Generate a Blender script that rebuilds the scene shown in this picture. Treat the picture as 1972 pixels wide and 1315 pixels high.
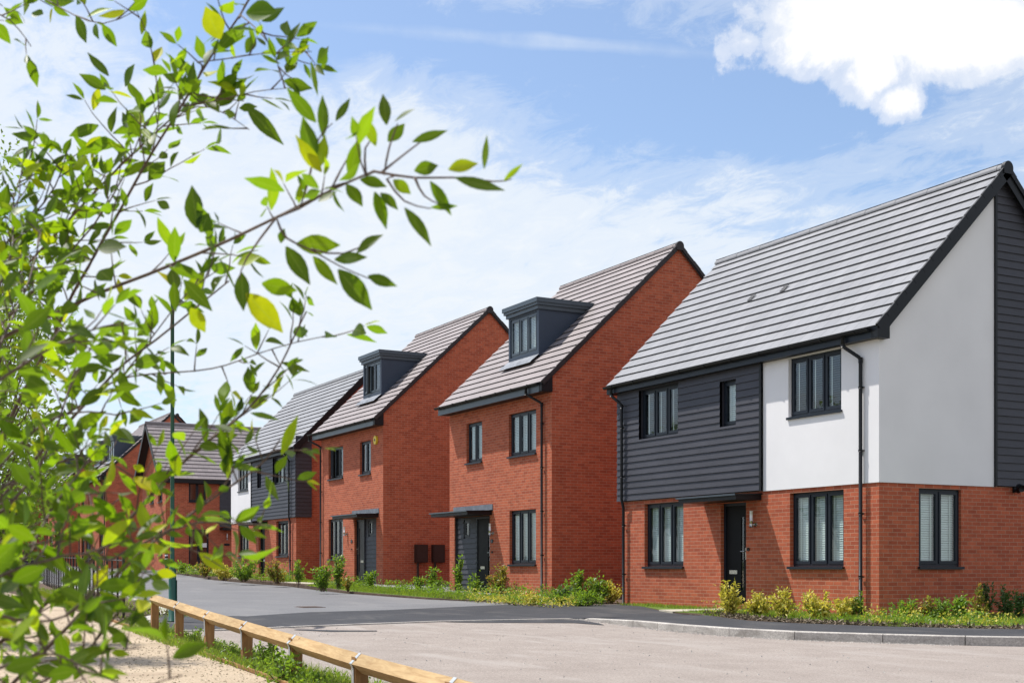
import bpy, bmesh, math, random
from mathutils import Vector, Matrix

for o in list(bpy.data.objects):
    bpy.data.objects.remove(o)
SC = bpy.context.scene
COL = SC.collection
R = math.radians
rng = random.Random(7)

# ------------------------------------------------------------------ camera
# world axes: x runs along the street (towards the viewer), y runs into the house plots, z up
F_PX, CX, YH = 2500.0, 986.0, 1090.0
TH = math.atan((CX + 365.0) / F_PX)
XC = Vector((math.sin(TH), math.cos(TH), 0))
YC = Vector((-math.cos(TH), math.sin(TH), 0))
CAMP = Vector((17.4411, -16.9450, 0.88))


def at(px, py, d):
    """photo pixel (1972 wide) and distance -> world point"""
    return CAMP + YC * d + XC * ((px - CX) / F_PX * d) + Vector((0, 0, -(py - YH) / F_PX * d))


cam = bpy.data.cameras.new("camera")
camo = bpy.data.objects.new("camera", cam)
COL.objects.link(camo)
camo.location = CAMP
camo.rotation_euler = (R(90), 0, math.atan2(-YC.x, YC.y))
cam.sensor_width = 36
cam.lens = F_PX / 1972 * 36
cam.shift_y = (YH - 657.5) / 1972
cam.clip_start = 0.05
cam.clip_end = 3000
cam.dof.use_dof = True
cam.dof.focus_distance = 27.0
cam.dof.aperture_fstop = 10.5
SC.camera = camo

# ------------------------------------------------------------------ light
SUN_TRAVEL = Vector((1.57, 1.0, -3.4)).normalized()
SUN_EL = math.asin(-SUN_TRAVEL.z)
SUN_AZ = math.atan2(-SUN_TRAVEL.x, -SUN_TRAVEL.y)          # from +Y towards +X
sun = bpy.data.lights.new("sun", 'SUN')
sun.energy = 5.0
sun.angle = R(0.53)
sun.color = (1.0, 0.955, 0.89)
suno = bpy.data.objects.new("sun", sun)
COL.objects.link(suno)
suno.rotation_euler = SUN_TRAVEL.to_track_quat('-Z', 'Y').to_euler()
suno.location = (0, -20, 40)

SC.view_settings.view_transform = 'Standard'
SC.view_settings.look = 'None'
SC.view_settings.exposure = 0.34
SC.view_settings.gamma = 1.0
SC.render.engine = 'CYCLES'
SC.cycles.use_denoising = True
SC.cycles.max_bounces = 8
SC.cycles.diffuse_bounces = 2
SC.cycles.transparent_max_bounces = 12
SC.cycles.caustics_reflective = False
SC.cycles.caustics_refractive = False
SC.cycles.sample_clamp_indirect = 6

W = bpy.data.worlds.new("World")
SC.world = W
W.use_nodes = True
wt = W.node_tree
wt.nodes.clear()


class NT:
    """tiny helper for building node trees"""

    def __init__(s, tree):
        s.t = tree

    def n(s, typ, **kw):
        nd = s.t.nodes.new(typ)
        for k, v in kw.items():
            if k.startswith('i_'):
                key = k[2:]
                nd.inputs[int(key) if key.isdigit() else key.replace('_', ' ')].default_value = v
            else:
                setattr(nd, k, v)
        return nd

    def l(s, a, b):
        s.t.links.new(a, b)

    def math(s, op, a, b=None, c=None, clamp=False):
        nd = s.t.nodes.new('ShaderNodeMath')
        nd.operation = op
        nd.use_clamp = clamp
        for i, v in enumerate((a, b, c)):
            if v is None:
                continue
            if isinstance(v, (int, float)):
                nd.inputs[i].default_value = v
            else:
                s.l(v, nd.inputs[i])
        return nd.outputs[0]

    def vmath(s, op, a, b):
        nd = s.t.nodes.new('ShaderNodeVectorMath')
        nd.operation = op
        for i, v in enumerate((a, b)):
            if isinstance(v, (tuple, list, Vector)):
                nd.inputs[i].default_value = tuple(v)
            else:
                s.l(v, nd.inputs[i])
        return nd

    def noise(s, vec, scale, detail=4, rough=0.55, dist=0.0):
        nd = s.t.nodes.new('ShaderNodeTexNoise')
        nd.inputs['Scale'].default_value = scale
        nd.inputs['Detail'].default_value = detail
        nd.inputs['Roughness'].default_value = rough
        nd.inputs['Distortion'].default_value = dist
        if vec is not None:
            s.l(vec, nd.inputs['Vector'])
        return nd

    def ramp(s, fac, stops, interp='LINEAR'):
        nd = s.t.nodes.new('ShaderNodeValToRGB')
        nd.color_ramp.interpolation = interp
        e = nd.color_ramp.elements
        while len(e) < len(stops):
            e.new(0.5)
        for i, (p, c) in enumerate(stops):
            e[i].position = p
            e[i].color = (c, c, c, 1) if isinstance(c, (int, float)) else (*c, 1)
        if fac is not None:
            s.l(fac, nd.inputs[0])
        return nd

    def mix(s, fac, a, b, blend='MIX'):
        nd = s.t.nodes.new('ShaderNodeMix')
        nd.data_type = 'RGBA'
        nd.blend_type = blend
        for k, v in ((0, fac), (6, a), (7, b)):
            if isinstance(v, (int, float)):
                nd.inputs[k].default_value = v
            elif isinstance(v, tuple):
                nd.inputs[k].default_value = (*v, 1) if len(v) == 3 else v
            else:
                s.l(v, nd.inputs[k])
        return nd.outputs[2]


# sky: Nishita atmosphere, with thin cirrus and one cumulus cloud laid out by sky direction
w = NT(wt)
sky = w.n('ShaderNodeTexSky', sky_type='NISHITA', sun_disc=False, sun_elevation=SUN_EL, sun_rotation=SUN_AZ,
          altitude=50, air_density=1.0, dust_density=1.2, ozone_density=1.6)
tc = w.n('ShaderNodeTexCoord')
D = tc.outputs['Generated']
Dn = w.vmath('NORMALIZE', D, (0, 0, 0)).outputs[0]
sep = w.n('ShaderNodeSeparateXYZ')
w.l(Dn, sep.inputs[0])
zc = w.math('MAXIMUM', sep.outputs[2], 0.02)
inv = w.math('DIVIDE', 1.0, w.math('ADD', zc, 0.10))
pl = w.n('ShaderNodeCombineXYZ')
w.l(w.math('MULTIPLY', sep.outputs[0], inv), pl.inputs[0])
w.l(w.math('MULTIPLY', sep.outputs[1], inv), pl.inputs[1])
# cirrus: streaks, stretched along one compass direction
mp = w.n('ShaderNodeMapping')
mp.inputs['Rotation'].default_value = (0, 0, R(-28))
mp.inputs['Scale'].default_value = (1.0, 1.55, 1.0)
mp.inputs['Location'].default_value = (3.1, 1.7, 0.0)
w.l(pl.outputs[0], mp.inputs[0])
c1 = w.noise(mp.outputs[0], 1.1, 8, 0.62, 0.5)
c2 = w.noise(pl.outputs[0], 0.55, 3, 0.5, 0.2)
c3 = w.noise(mp.outputs[0], 7.0, 9, 0.70, 0.6)
cir = w.math('ADD', w.math('MULTIPLY', c1.outputs[0], 0.75), w.math('MULTIPLY', c2.outputs[0], 0.45))
cir = w.math('ADD', cir, w.math('MULTIPLY', w.math('SUBTRACT', c3.outputs[0], 0.5), 0.75))


def sky_dir(px, py):
    return (at(px, py, 1.0) - CAMP).normalized()


def blob(px, py, wx, wy, gain=1.0):
    """soft ellipse round one sky direction; half widths as angles in radians"""
    d = sky_dir(px, py)
    e1 = d.cross(Vector((0, 0, 1))).normalized()
    e2 = e1.cross(d)
    a = w.math('DIVIDE', w.vmath('DOT_PRODUCT', Dn, e1).outputs['Value'], wx)
    b = w.math('DIVIDE', w.vmath('DOT_PRODUCT', Dn, e2).outputs['Value'], wy)
    r = w.math('SQRT', w.math('ADD', w.math('MULTIPLY', a, a), w.math('MULTIPLY', b, b)))
    front = w.math('GREATER_THAN', w.vmath('DOT_PRODUCT', Dn, d).outputs['Value'], 0.0)
    return w.math('MULTIPLY', w.math('MULTIPLY', w.math('SUBTRACT', 1.0, r), gain), front)


# the broad bank of cirrus is thick low over the roofs and thins out above
bank = blob(600, 500, 0.42, 0.19, 0.30)
bank = w.math('MAXIMUM', bank, 0.0)
clear = w.math('MAXIMUM', blob(1230, 190, 0.16, 0.085, 0.55), 0.0)
clear2 = w.math('MAXIMUM', blob(700, 60, 0.20, 0.05, 0.45), 0.0)
hor = w.ramp(sep.outputs[2], [(0.0, 0.36), (0.10, 0.26), (0.26, 0.08), (0.5, 0.0), (1.0, 0.0)]).outputs[0]
cir = w.math('ADD', cir, bank)
cir = w.math('ADD', cir, w.math('MULTIPLY', hor, 0.22))
cir = w.math('SUBTRACT', cir, clear)
cir = w.math('SUBTRACT', cir, clear2)
cir = w.math('SUBTRACT', cir, w.math('MAXIMUM', blob(1560, 190, 0.13, 0.05, 0.45), 0.0))
cirf = w.ramp(cir, [(0.40, 0.06), (0.58, 0.34), (0.80, 0.86), (1.0, 1.0)], 'EASE').outputs[0]
# cirrus thinned overhead, out of view, to cut the fill light
cirf = w.math('MULTIPLY', cirf, w.ramp(sep.outputs[2], [(0.42, 1.0), (0.70, 0.12)]).outputs[0])
# vapour trail high in the middle of the view
ta, tb = sky_dir(640, 50), sky_dir(1420, 108)
tn = ta.cross(tb).normalized()
tl = w.math('ABSOLUTE', w.vmath('DOT_PRODUCT', Dn, tn).outputs['Value'])
tw = w.noise(Dn, 9, 4, 0.6)
tl = w.math('DIVIDE', tl, w.math('MULTIPLY', tw.outputs[0], 0.016))
tf = w.math('MAXIMUM', w.math('SUBTRACT', 1.0, tl), 0.0)
tf = w.math('MULTIPLY', tf, w.math('MAXIMUM', blob(1040, 80, 0.19, 0.19, 1.6), 0.0), clamp=True)
tn2 = w.ramp(w.noise(Dn, 14, 5, 0.65).outputs[0], [(0.36, 0.35), (0.64, 0.9)]).outputs[0]
cirf = w.math('MAXIMUM', cirf, w.math('MULTIPLY', w.math('MULTIPLY', tf, tn2), 0.42))
# brighter cloud added behind the camera, out of view, as fill for the gables
fill_cloud = w.ramp(sep.outputs[0], [(0.10, 0.0), (0.55, 1.0)]).outputs[0]
cirf = w.math('MAXIMUM', cirf, w.math('MULTIPLY', fill_cloud, 0.60))
# cumulus
q1 = w.noise(Dn, 11, 9, 0.62, 0.25)
q2 = w.noise(Dn, 34, 6, 0.6, 0.2)
cu = w.math('MAXIMUM', blob(1680, 36, 0.142, 0.055, 1.05), blob(1880, 70, 0.10, 0.042, 1.0))
cu = w.math('MAXIMUM', cu, blob(1690, 130, 0.060, 0.036, 0.75))
cu = w.math('MAXIMUM', cu, blob(1735, 195, 0.030, 0.026, 0.75))
cu = w.math('MAXIMUM', cu, blob(1440, 80, 0.045, 0.026, 0.6))
cu = w.math('ADD', cu, w.math('MULTIPLY', w.math('SUBTRACT', q1.outputs[0], 0.5), 1.5))
cu = w.math('ADD', cu, w.math('MULTIPLY', w.math('SUBTRACT', q2.outputs[0], 0.5), 0.45))
cuf = w.ramp(cu, [(0.16, 0.0), (0.30, 0.5), (0.50, 1.0)], 'EASE').outputs[0]
cus = w.ramp(q1.outputs[0], [(0.30, (0.92, 0.935, 0.96)), (0.55, (0.99, 0.99, 0.995))]).outputs[0]

nis = w.mix(1.0, sky.outputs[0], (0.91, 0.97, 1.03), 'MULTIPLY')
SKY_K = 0.135
nis_s = w.vmath('SCALE', nis, (0, 0, 0))
nis_s.inputs['Scale'].default_value = SKY_K
# pale lower sky
base = w.mix(w.math('MULTIPLY', hor, 0.0), nis_s.outputs[0], (0.68, 0.74, 0.82))
col = w.mix(cirf, base, w.mix(fill_cloud, (0.69, 0.735, 0.785), (0.84, 0.83, 0.86)))
col = w.mix(cuf, col, w.mix(1.0, cus, (0.84, 0.842, 0.85), 'MULTIPLY'))
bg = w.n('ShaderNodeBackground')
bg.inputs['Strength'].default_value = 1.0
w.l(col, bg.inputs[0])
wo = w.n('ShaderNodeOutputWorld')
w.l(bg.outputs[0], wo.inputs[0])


# ------------------------------------------------------------------ materials
def new_mat(name):
    m = bpy.data.materials.new(name)
    m.use_nodes = True
    m.node_tree.nodes.clear()
    g = NT(m.node_tree)
    out = g.n('ShaderNodeOutputMaterial')
    return m, g, out


def principled(g, out, color, rough=0.6, spec=0.4, metal=0.0, bump=None, bump_d=0.01, bump_s=0.5):
    p = g.n('ShaderNodeBsdfPrincipled')
    if isinstance(color, tuple):
        p.inputs['Base Color'].default_value = (*color, 1)
    else:
        g.l(color, p.inputs['Base Color'])
    if isinstance(rough, (int, float)):
        p.inputs['Roughness'].default_value = rough
    else:
        g.l(rough, p.inputs['Roughness'])
    p.inputs['Specular IOR Level'].default_value = spec
    p.inputs['Metallic'].default_value = metal
    if bump is not None:
        b = g.n('ShaderNodeBump')
        b.inputs['Strength'].default_value = bump_s
        b.inputs['Distance'].default_value = bump_d
        g.l(bump, b.inputs['Height'])
        g.l(b.outputs[0], p.inputs['Normal'])
    if out is not None:
        g.l(p.outputs[0], out.inputs[0])
    return p


def simple(name, color, rough=0.5, spec=0.4, metal=0.0, var=0.12, scale=6.0, bump_d=0.002):
    m, g, out = new_mat(name)
    t = g.n('ShaderNodeTexCoord')
    n = g.noise(t.outputs['Object'], scale, 5)
    k = g.ramp(n.outputs[0], [(0.3, 1.0 - var), (0.7, 1.0 + var)]).outputs[0]
    c = g.mix(1.0, color, k, 'MULTIPLY')
    r = g.math('ADD', g.math('MULTIPLY', n.outputs[0], 0.16), rough - 0.08)
    principled(g, out, c, r, spec, metal, n.outputs[0], bump_d, 0.4)
    return m


def brick_mat(name, ca, cb, cm):
    m, g, out = new_mat(name)
    t = g.n('ShaderNodeTexCoord')
    uv = t.outputs['UV']
    b = g.n('ShaderNodeTexBrick')
    b.offset = 0.5
    b.inputs['Scale'].default_value = 1.0
    b.inputs['Brick Width'].default_value = 0.225
    b.inputs['Row Height'].default_value = 0.075
    b.inputs['Mortar Size'].default_value = 0.0062
    b.inputs['Mortar Smooth'].default_value = 0.25
    b.inputs['Bias'].default_value = -0.1
    b.inputs['Color1'].default_value = (*ca, 1)
    b.inputs['Color2'].default_value = (*cb, 1)
    b.inputs['Mortar'].default_value = (*cm, 1)
    # slight waviness of the courses
    wv = g.noise(uv, 2.2, 2)
    off = g.vmath('SCALE', wv.outputs['Color'], (0, 0, 0))
    off.inputs['Scale'].default_value = 0.006
    g.l(g.vmath('ADD', uv, off.outputs[0]).outputs[0], b.inputs['Vector'])
    n1 = g.noise(uv, 0.35, 4, 0.6)
    n2 = g.noise(uv, 5.0, 5, 0.65)
    n3 = g.noise(uv, 60.0, 3, 0.6)
    k1 = g.ramp(n1.outputs[0], [(0.3, 0.93), (0.7, 1.06)]).outputs[0]
    k2 = g.ramp(n2.outputs[0], [(0.25, 0.84), (0.75, 1.15)]).outputs[0]
    k3 = g.ramp(n3.outputs[0], [(0.25, 0.85), (0.75, 1.12)]).outputs[0]
    c = g.mix(1.0, b.outputs[0], k1, 'MULTIPLY')
    c = g.mix(1.0, c, k2, 'MULTIPLY')
    c = g.mix(1.0, c, k3, 'MULTIPLY')
    # pale lime bloom in places
    bl = g.ramp(g.noise(uv, 1.3, 6, 0.7).outputs[0], [(0.62, 0.0), (0.78, 0.14)]).outputs[0]
    c = g.mix(bl, c, (0.42, 0.22, 0.15))
    hgt = g.math('ADD', g.math('MULTIPLY', g.math('SUBTRACT', 1.0, b.outputs['Fac']), 1.0),
                 g.math('MULTIPLY', n3.outputs[0], 0.35))
    principled(g, out, c, 0.85, 0.2, 0, hgt, 0.006, 0.6)
    return m


M = {}
M['brick'] = brick_mat('red_brick', (0.475, 0.122, 0.060), (0.335, 0.076, 0.040), (0.45, 0.235, 0.155))
M['render'] = simple('white_render', (0.785, 0.775, 0.78), 0.9, 0.1, 0, 0.045, 0.7, 0.001)


def boards_mat():
    m, g, out = new_mat('grey_boarding')
    t = g.n('ShaderNodeTexCoord')
    mp = g.n('ShaderNodeMapping')
    mp.inputs['Scale'].default_value = (2.2, 60, 1)
    g.l(t.outputs['UV'], mp.inputs[0])
    n = g.noise(mp.outputs[0], 2.0, 6, 0.65, 0.4)
    n2 = g.noise(t.outputs['UV'], 0.9, 3)
    k = g.ramp(n.outputs[0], [(0.3, 0.75), (0.7, 1.25)]).outputs[0]
    c = g.mix(1.0, (0.042, 0.042, 0.052), k, 'MULTIPLY')
    c = g.mix(1.0, c, g.ramp(n2.outputs[0], [(0.3, 0.85), (0.7, 1.18)]).outputs[0], 'MULTIPLY')
    principled(g, out, c, 0.55, 0.4, 0, n.outputs[0], 0.004, 0.5)
    return m


M['boards'] = boards_mat()


def tile_mat(name, ca, cb):
    m, g, out = new_mat(name)
    t = g.n('ShaderNodeTexCoord')
    uv = t.outputs['UV']
    b = g.n('ShaderNodeTexBrick')
    b.offset = 0.5
    b.inputs['Scale'].default_value = 1.0
    b.inputs['Brick Width'].default_value = 0.30
    b.inputs['Row Height'].default_value = 0.305
    b.inputs['Mortar Size'].default_value = 0.0055
    b.inputs['Mortar Smooth'].default_value = 0.1
    b.inputs['Color1'].default_value = (*ca, 1)
    b.inputs['Color2'].default_value = (*cb, 1)
    b.inputs['Mortar'].default_value = (ca[0] * 0.45, ca[1] * 0.45, ca[2] * 0.45, 1)
    g.l(uv, b.inputs['Vector'])
    n = g.noise(uv, 1.1, 5, 0.6)
    n2 = g.noise(uv, 45, 3, 0.6)
    c = g.mix(1.0, b.outputs[0], g.ramp(n.outputs[0], [(0.3, 0.90), (0.7, 1.09)]).outputs[0], 'MULTIPLY')
    c = g.mix(1.0, c, g.ramp(n2.outputs[0], [(0.3, 0.93), (0.7, 1.07)]).outputs[0], 'MULTIPLY')
    hgt = g.math('ADD', g.math('SUBTRACT', 1.0, b.outputs['Fac']), g.math('MULTIPLY', n2.outputs[0], 0.3))
    principled(g, out, c, 0.62, 0.35, 0, hgt, 0.003, 0.5)
    return m


M['tile_grey'] = tile_mat('grey_roof_tiles', (0.225, 0.230, 0.245), (0.190, 0.196, 0.211))
M['tile_brown'] = tile_mat('brown_roof_tiles', (0.255, 0.220, 0.218), (0.218, 0.190, 0.188))
M['ridge_grey'] = simple('grey_ridge', (0.235, 0.24, 0.255), 0.65, 0.3)
M['ridge_brown'] = simple('brown_ridge', (0.235, 0.205, 0.203), 0.65, 0.3)
M['verge_brown'] = simple('brown_verge', (0.030, 0.024, 0.025), 0.5, 0.3)
M['black'] = simple('black_plastic', (0.007, 0.008, 0.010), 0.45, 0.28)
M['anthracite'] = simple('anthracite_frame', (0.011, 0.016, 0.025), 0.40, 0.3, 0, 0.05)
M['fascia'] = simple('slate_blue_fascia', (0.050, 0.066, 0.082), 0.35, 0.45, 0, 0.05)
M['dormer'] = simple('dormer_sheet', (0.030, 0.044, 0.070), 0.45, 0.4, 0, 0.08, 1.5)
M['door'] = simple('black_door', (0.005, 0.005, 0.006), 0.5, 0.12, 0, 0.05)
M['door_grey'] = simple('dark_grey_door', (0.022, 0.023, 0.026), 0.4, 0.3, 0, 0.05)
M['lead'] = simple('lead_sheet', (0.17, 0.185, 0.21), 0.55, 0.4, 0.3, 0.3, 5)
M['steel'] = simple('brushed_steel', (0.50, 0.49, 0.46), 0.28, 0.5, 1.0, 0.08, 30)
M['galv'] = simple('galvanised_steel', (0.46, 0.49, 0.52), 0.45, 0.5, 0.6, 0.12, 40)
M['opal'] = simple('opal_glass', (0.82, 0.83, 0.86), 0.25, 0.5, 0, 0.02)
M['blind'] = simple('white_blind', (0.80, 0.82, 0.80), 0.55, 0.3, 0, 0.03)
M['yellow'] = simple('yellow_plastic', (0.72, 0.52, 0.02), 0.4, 0.4, 0, 0.05)
M['white'] = simple('white_paper', (0.76, 0.76, 0.78), 0.7, 0.2, 0, 0.03)
M['darkmark'] = simple('grey_print', (0.12, 0.13, 0.22), 0.7, 0.2)
M['inside'] = simple('dim_room', (0.16, 0.15, 0.14), 0.9, 0.1)
M['greenpaint'] = simple('green_paint', (0.008, 0.075, 0.050), 0.35, 0.45, 0, 0.08, 3)
M['vent'] = simple('grey_vent', (0.075, 0.075, 0.08), 0.6, 0.3)
M['meter'] = simple('brown_plastic', (0.030, 0.016, 0.014), 0.45, 0.35)
M['rust_iron'] = simple('rusty_iron', (0.13, 0.095, 0.078), 0.8, 0.2, 0, 0.3, 20)
M['rust'] = simple('black_iron', (0.020, 0.014, 0.013), 0.5, 0.4)


def glass_mat():
    m, g, out = new_mat('window_glass')
    tr = g.n('ShaderNodeBsdfTransparent')
    tr.inputs[0].default_value = (0.84, 0.92, 0.90, 1)
    gl = g.n('ShaderNodeBsdfGlossy')
    gl.inputs['Roughness'].default_value = 0.015
    gl.inputs[0].default_value = (0.93, 0.97, 1.0, 1)
    t = g.n('ShaderNodeTexCoord')
    nz = g.noise(t.outputs['Object'], 1.6, 2)
    bp = g.n('ShaderNodeBump')
    bp.inputs['Strength'].default_value = 0.12
    bp.inputs['Distance'].default_value = 0.01
    g.l(nz.outputs[0], bp.inputs['Height'])
    g.l(bp.outputs[0], gl.inputs['Normal'])
    fr = g.n('ShaderNodeLayerWeight')      # same from both sides, so that sunlight can enter
    f = g.math('ADD', g.math('MULTIPLY', g.math('POWER', fr.outputs['Facing'], 4.0), 0.80), 0.085, clamp=True)
    mx = g.n('ShaderNodeMixShader')
    g.l(f, mx.inputs[0])
    g.l(tr.outputs[0], mx.inputs[1])
    g.l(gl.outputs[0], mx.inputs[2])
    g.l(mx.outputs[0], out.inputs[0])
    return m


M['glass'] = glass_mat()


def ground_mat(name, ca, cb, scale, speck=None, bump=0.006, rough=0.9, stain=None):
    """two-tone ground with fine grain and optional light/dark specks and stains (object coordinates in metres)"""
    m, g, out = new_mat(name)
    t = g.n('ShaderNodeTexCoord')
    P = t.outputs['Object']
    n1 = g.noise(P, scale, 6, 0.65, 0.3)
    n2 = g.noise(P, 38.0, 4, 0.7)
    n3 = g.noise(P, 140.0, 2, 0.6)
    c = g.mix(g.ramp(n1.outputs[0], [(0.32, 0.0), (0.68, 1.0)]).outputs[0], ca, cb)
    c = g.mix(1.0, c, g.ramp(n2.outputs[0], [(0.28, 0.66), (0.72, 1.34)]).outputs[0], 'MULTIPLY')
    c = g.mix(1.0, c, g.ramp(n3.outputs[0], [(0.25, 0.72), (0.75, 1.28)]).outputs[0], 'MULTIPLY')
    if speck:
        v = g.n('ShaderNodeTexVoronoi')
        v.inputs['Scale'].default_value = speck[0]
        g.l(P, v.inputs['Vector'])
        vr = g.n('ShaderNodeSeparateColor')
        g.l(v.outputs['Color'], vr.inputs[0])
        hit = g.math('MULTIPLY', g.math('LESS_THAN', v.outputs['Distance'], speck[1]), g.math('GREATER_THAN', vr.outputs[0], 0.72))
        c = g.mix(hit, c, speck[2])
    if stain:
        mp = g.n('ShaderNodeMapping')
        mp.inputs['Scale'].default_value = stain[1]
        g.l(P, mp.inputs[0])
        st = g.noise(mp.outputs[0], stain[0], 5, 0.6, 0.6)
        c = g.mix(g.ramp(st.outputs[0], [(0.52, 0.0), (0.70, stain[3])]).outputs[0], c, stain[2])
    h = g.math('ADD', g.math('MULTIPLY', n2.outputs[0], 0.6), g.math('MULTIPLY', n3.outputs[0], 0.6))
    principled(g, out, c, rough, 0.2, 0, h, bump, 0.7)
    return m


M['pale_road'] = ground_mat('dusty_pale_road', (0.315, 0.274, 0.242), (0.262, 0.224, 0.197), 1.6, (24, 0.16, (0.15, 0.125, 0.11)), 0.014,
                            0.95, (0.8, (0.5, 2.2, 1), (0.37, 0.335, 0.305), 0.6))
M['grey_road'] = ground_mat('grey_tarmac', (0.165, 0.165, 0.168), (0.140, 0.140, 0.144), 0.5, (30, 0.12, (0.06, 0.06, 0.06)), 0.005,
                            0.85, (0.5, (0.5, 1.4, 1), (0.21, 0.205, 0.20), 0.6))
M['dark_tarmac'] = ground_mat('dark_tarmac', (0.038, 0.039, 0.043), (0.050, 0.051, 0.055), 0.7, (30, 0.10, (0.11, 0.11, 0.11)), 0.005,
                              0.8, (0.8, (0.8, 1.5, 1), (0.12, 0.112, 0.105), 0.5))
M['kerb'] = ground_mat('concrete_kerb', (0.48, 0.45, 0.41), (0.37, 0.345, 0.315), 2.5, None, 0.003, 0.9, (1.5, (1, 1, 3), (0.20, 0.18, 0.16), 0.7))
M['sand_path'] = ground_mat('sandy_path', (0.49, 0.395, 0.285), (0.40, 0.315, 0.22), 0.9, (26, 0.15, (0.24, 0.19, 0.14)), 0.02, 0.95,
                            (0.7, (1, 1, 1), (0.27, 0.20, 0.14), 0.6))
M['soil'] = ground_mat('dry_soil', (0.085, 0.055, 0.038), (0.14, 0.10, 0.072), 3.0, (14, 0.2, (0.24, 0.19, 0.15)), 0.03, 0.95)
M['lawn'] = ground_mat('lawn_turf', (0.085, 0.145, 0.022), (0.14, 0.19, 0.035), 2.0, None, 0.02, 0.95)
M['earth'] = ground_mat('rough_ground', (0.075, 0.095, 0.03), (0.11, 0.10, 0.05), 0.15, None, 0.02, 0.95)
M['paving'] = ground_mat('pale_paving', (0.46, 0.42, 0.33), (0.38, 0.35, 0.28), 1.5, None, 0.003, 0.9)
M['setts'] = ground_mat('grey_paving', (0.26, 0.25, 0.24), (0.20, 0.19, 0.185), 1.5, None, 0.003, 0.9)


def timber_mat(name, ca, cb, axis=0):
    m, g, out = new_mat(name)
    t = g.n('ShaderNodeTexCoord')
    mp = g.n('ShaderNodeMapping')
    sc = [9, 9, 9]
    sc[axis] = 1.0
    mp.inputs['Scale'].default_value = sc
    g.l(t.outputs['UV'] if axis == 0 else t.outputs['Object'], mp.inputs[0])
    n = g.noise(mp.outputs[0], 3.0, 6, 0.65, 1.2)
    n2 = g.noise(t.outputs['Object'], 1.3, 3)
    v = g.n('ShaderNodeTexVoronoi')
    v.inputs['Scale'].default_value = 4.0
    g.l(t.outputs['UV'], v.inputs['Vector'])
    c = g.mix(g.ramp(n.outputs[0], [(0.36, 0.0), (0.64, 1.0)]).outputs[0], ca, cb)
    c = g.mix(1.0, c, g.ramp(n2.outputs[0], [(0.3, 0.86), (0.7, 1.12)]).outputs[0], 'MULTIPLY')
    knot = g.ramp(v.outputs['Distance'], [(0.03, 0.75), (0.09, 0.0)]).outputs[0]
    c = g.mix(knot, c, (0.16, 0.075, 0.028))
    principled(g, out, c, 0.75, 0.2, 0, n.outputs[0], 0.003, 0.5)
    return m


M['timber'] = timber_mat('sawn_timber', (0.45, 0.32, 0.165), (0.32, 0.205, 0.095))
M['timber_post'] = timber_mat('timber_post', (0.33, 0.185, 0.075), (0.23, 0.12, 0.048), 2)


def leaf_mat(name, stops, trans, tw=0.5, rough=0.45, spec=0.35, scale=None):
    m, g, out = new_mat(name)
    geo = g.n('ShaderNodeNewGeometry')
    r = g.ramp(geo.outputs['Random Per Island'], stops).outputs[0]
    t = g.n('ShaderNodeTexCoord')
    n = g.noise(t.outputs['Object'], scale or 60, 3)
    r = g.mix(1.0, r, g.ramp(n.outputs[0], [(0.3, 0.85), (0.7, 1.15)]).outputs[0], 'MULTIPLY')
    # paler midrib and faint side veins
    su = g.n('ShaderNodeSeparateXYZ')
    g.l(t.outputs['UV'], su.inputs[0])
    du = g.math('ABSOLUTE', g.math('SUBTRACT', su.outputs[0], 0.5))
    vein = g.ramp(du, [(0.0, 0.55), (0.05, 0.0)]).outputs[0]
    wv = g.math('SINE', g.math('MULTIPLY', g.math('SUBTRACT', su.outputs[1], g.math('MULTIPLY', du, 0.5)), 44.0))
    vein = g.math('ADD', vein, g.ramp(wv, [(0.80, 0.0), (1.0, 0.16)]).outputs[0], clamp=True)
    r = g.mix(vein, r, g.mix(0.5, r, (0.36, 0.40, 0.12)))
    # paler underside
    r2 = g.mix(g.math('MULTIPLY', geo.outputs['Backfacing'], 0.10), r, (0.22, 0.27, 0.19))
    p = principled(g, None, r2, rough, spec)
    tl = g.n('ShaderNodeBsdfTranslucent')
    g.l(g.mix(1.0, g.mix(0.5, r, trans), (1.5, 1.5, 1.0), 'MULTIPLY'), tl.inputs[0])
    mx = g.n('ShaderNodeMixShader')
    mx.inputs[0].default_value = tw
    g.l(p.outputs[0], mx.inputs[1])
    g.l(tl.outputs[0], mx.inputs[2])
    g.l(mx.outputs[0], out.inputs[0])
    return m


M['willow_leaf'] = leaf_mat('willow_leaves', [(0.0, (0.004, 0.016, 0.005)), (0.52, (0.010, 0.040, 0.005)), (0.74, (0.060, 0.14, 0.004)),
                                              (0.93, (0.27, 0.35, 0.006)), (1.0, (0.50, 0.44, 0.008))], (0.27, 0.45, 0.002), 0.48, 0.45, 0.25)
M['far_leaf'] = leaf_mat('tree_leaves', [(0.0, (0.035, 0.085, 0.012)), (0.6, (0.075, 0.15, 0.018)), (1.0, (0.16, 0.22, 0.025))],
                         (0.22, 0.34, 0.015), 0.45, 0.5, 0.3, 8)
M['green_shrub'] = leaf_mat('green_leaves', [(0.0, (0.05, 0.12, 0.018)), (0.6, (0.11, 0.21, 0.022)), (1.0, (0.24, 0.32, 0.03))],
                            (0.25, 0.40, 0.02), 0.4, 0.45, 0.35, 20)
M['yellow_shrub'] = leaf_mat('yellow_edged_leaves', [(0.0, (0.14, 0.19, 0.02)), (0.35, (0.40, 0.38, 0.05)), (0.75, (0.62, 0.52, 0.10)),
                                                     (1.0, (0.68, 0.62, 0.24))], (0.6, 0.5, 0.06), 0.35, 0.5, 0.3, 20)
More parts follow.
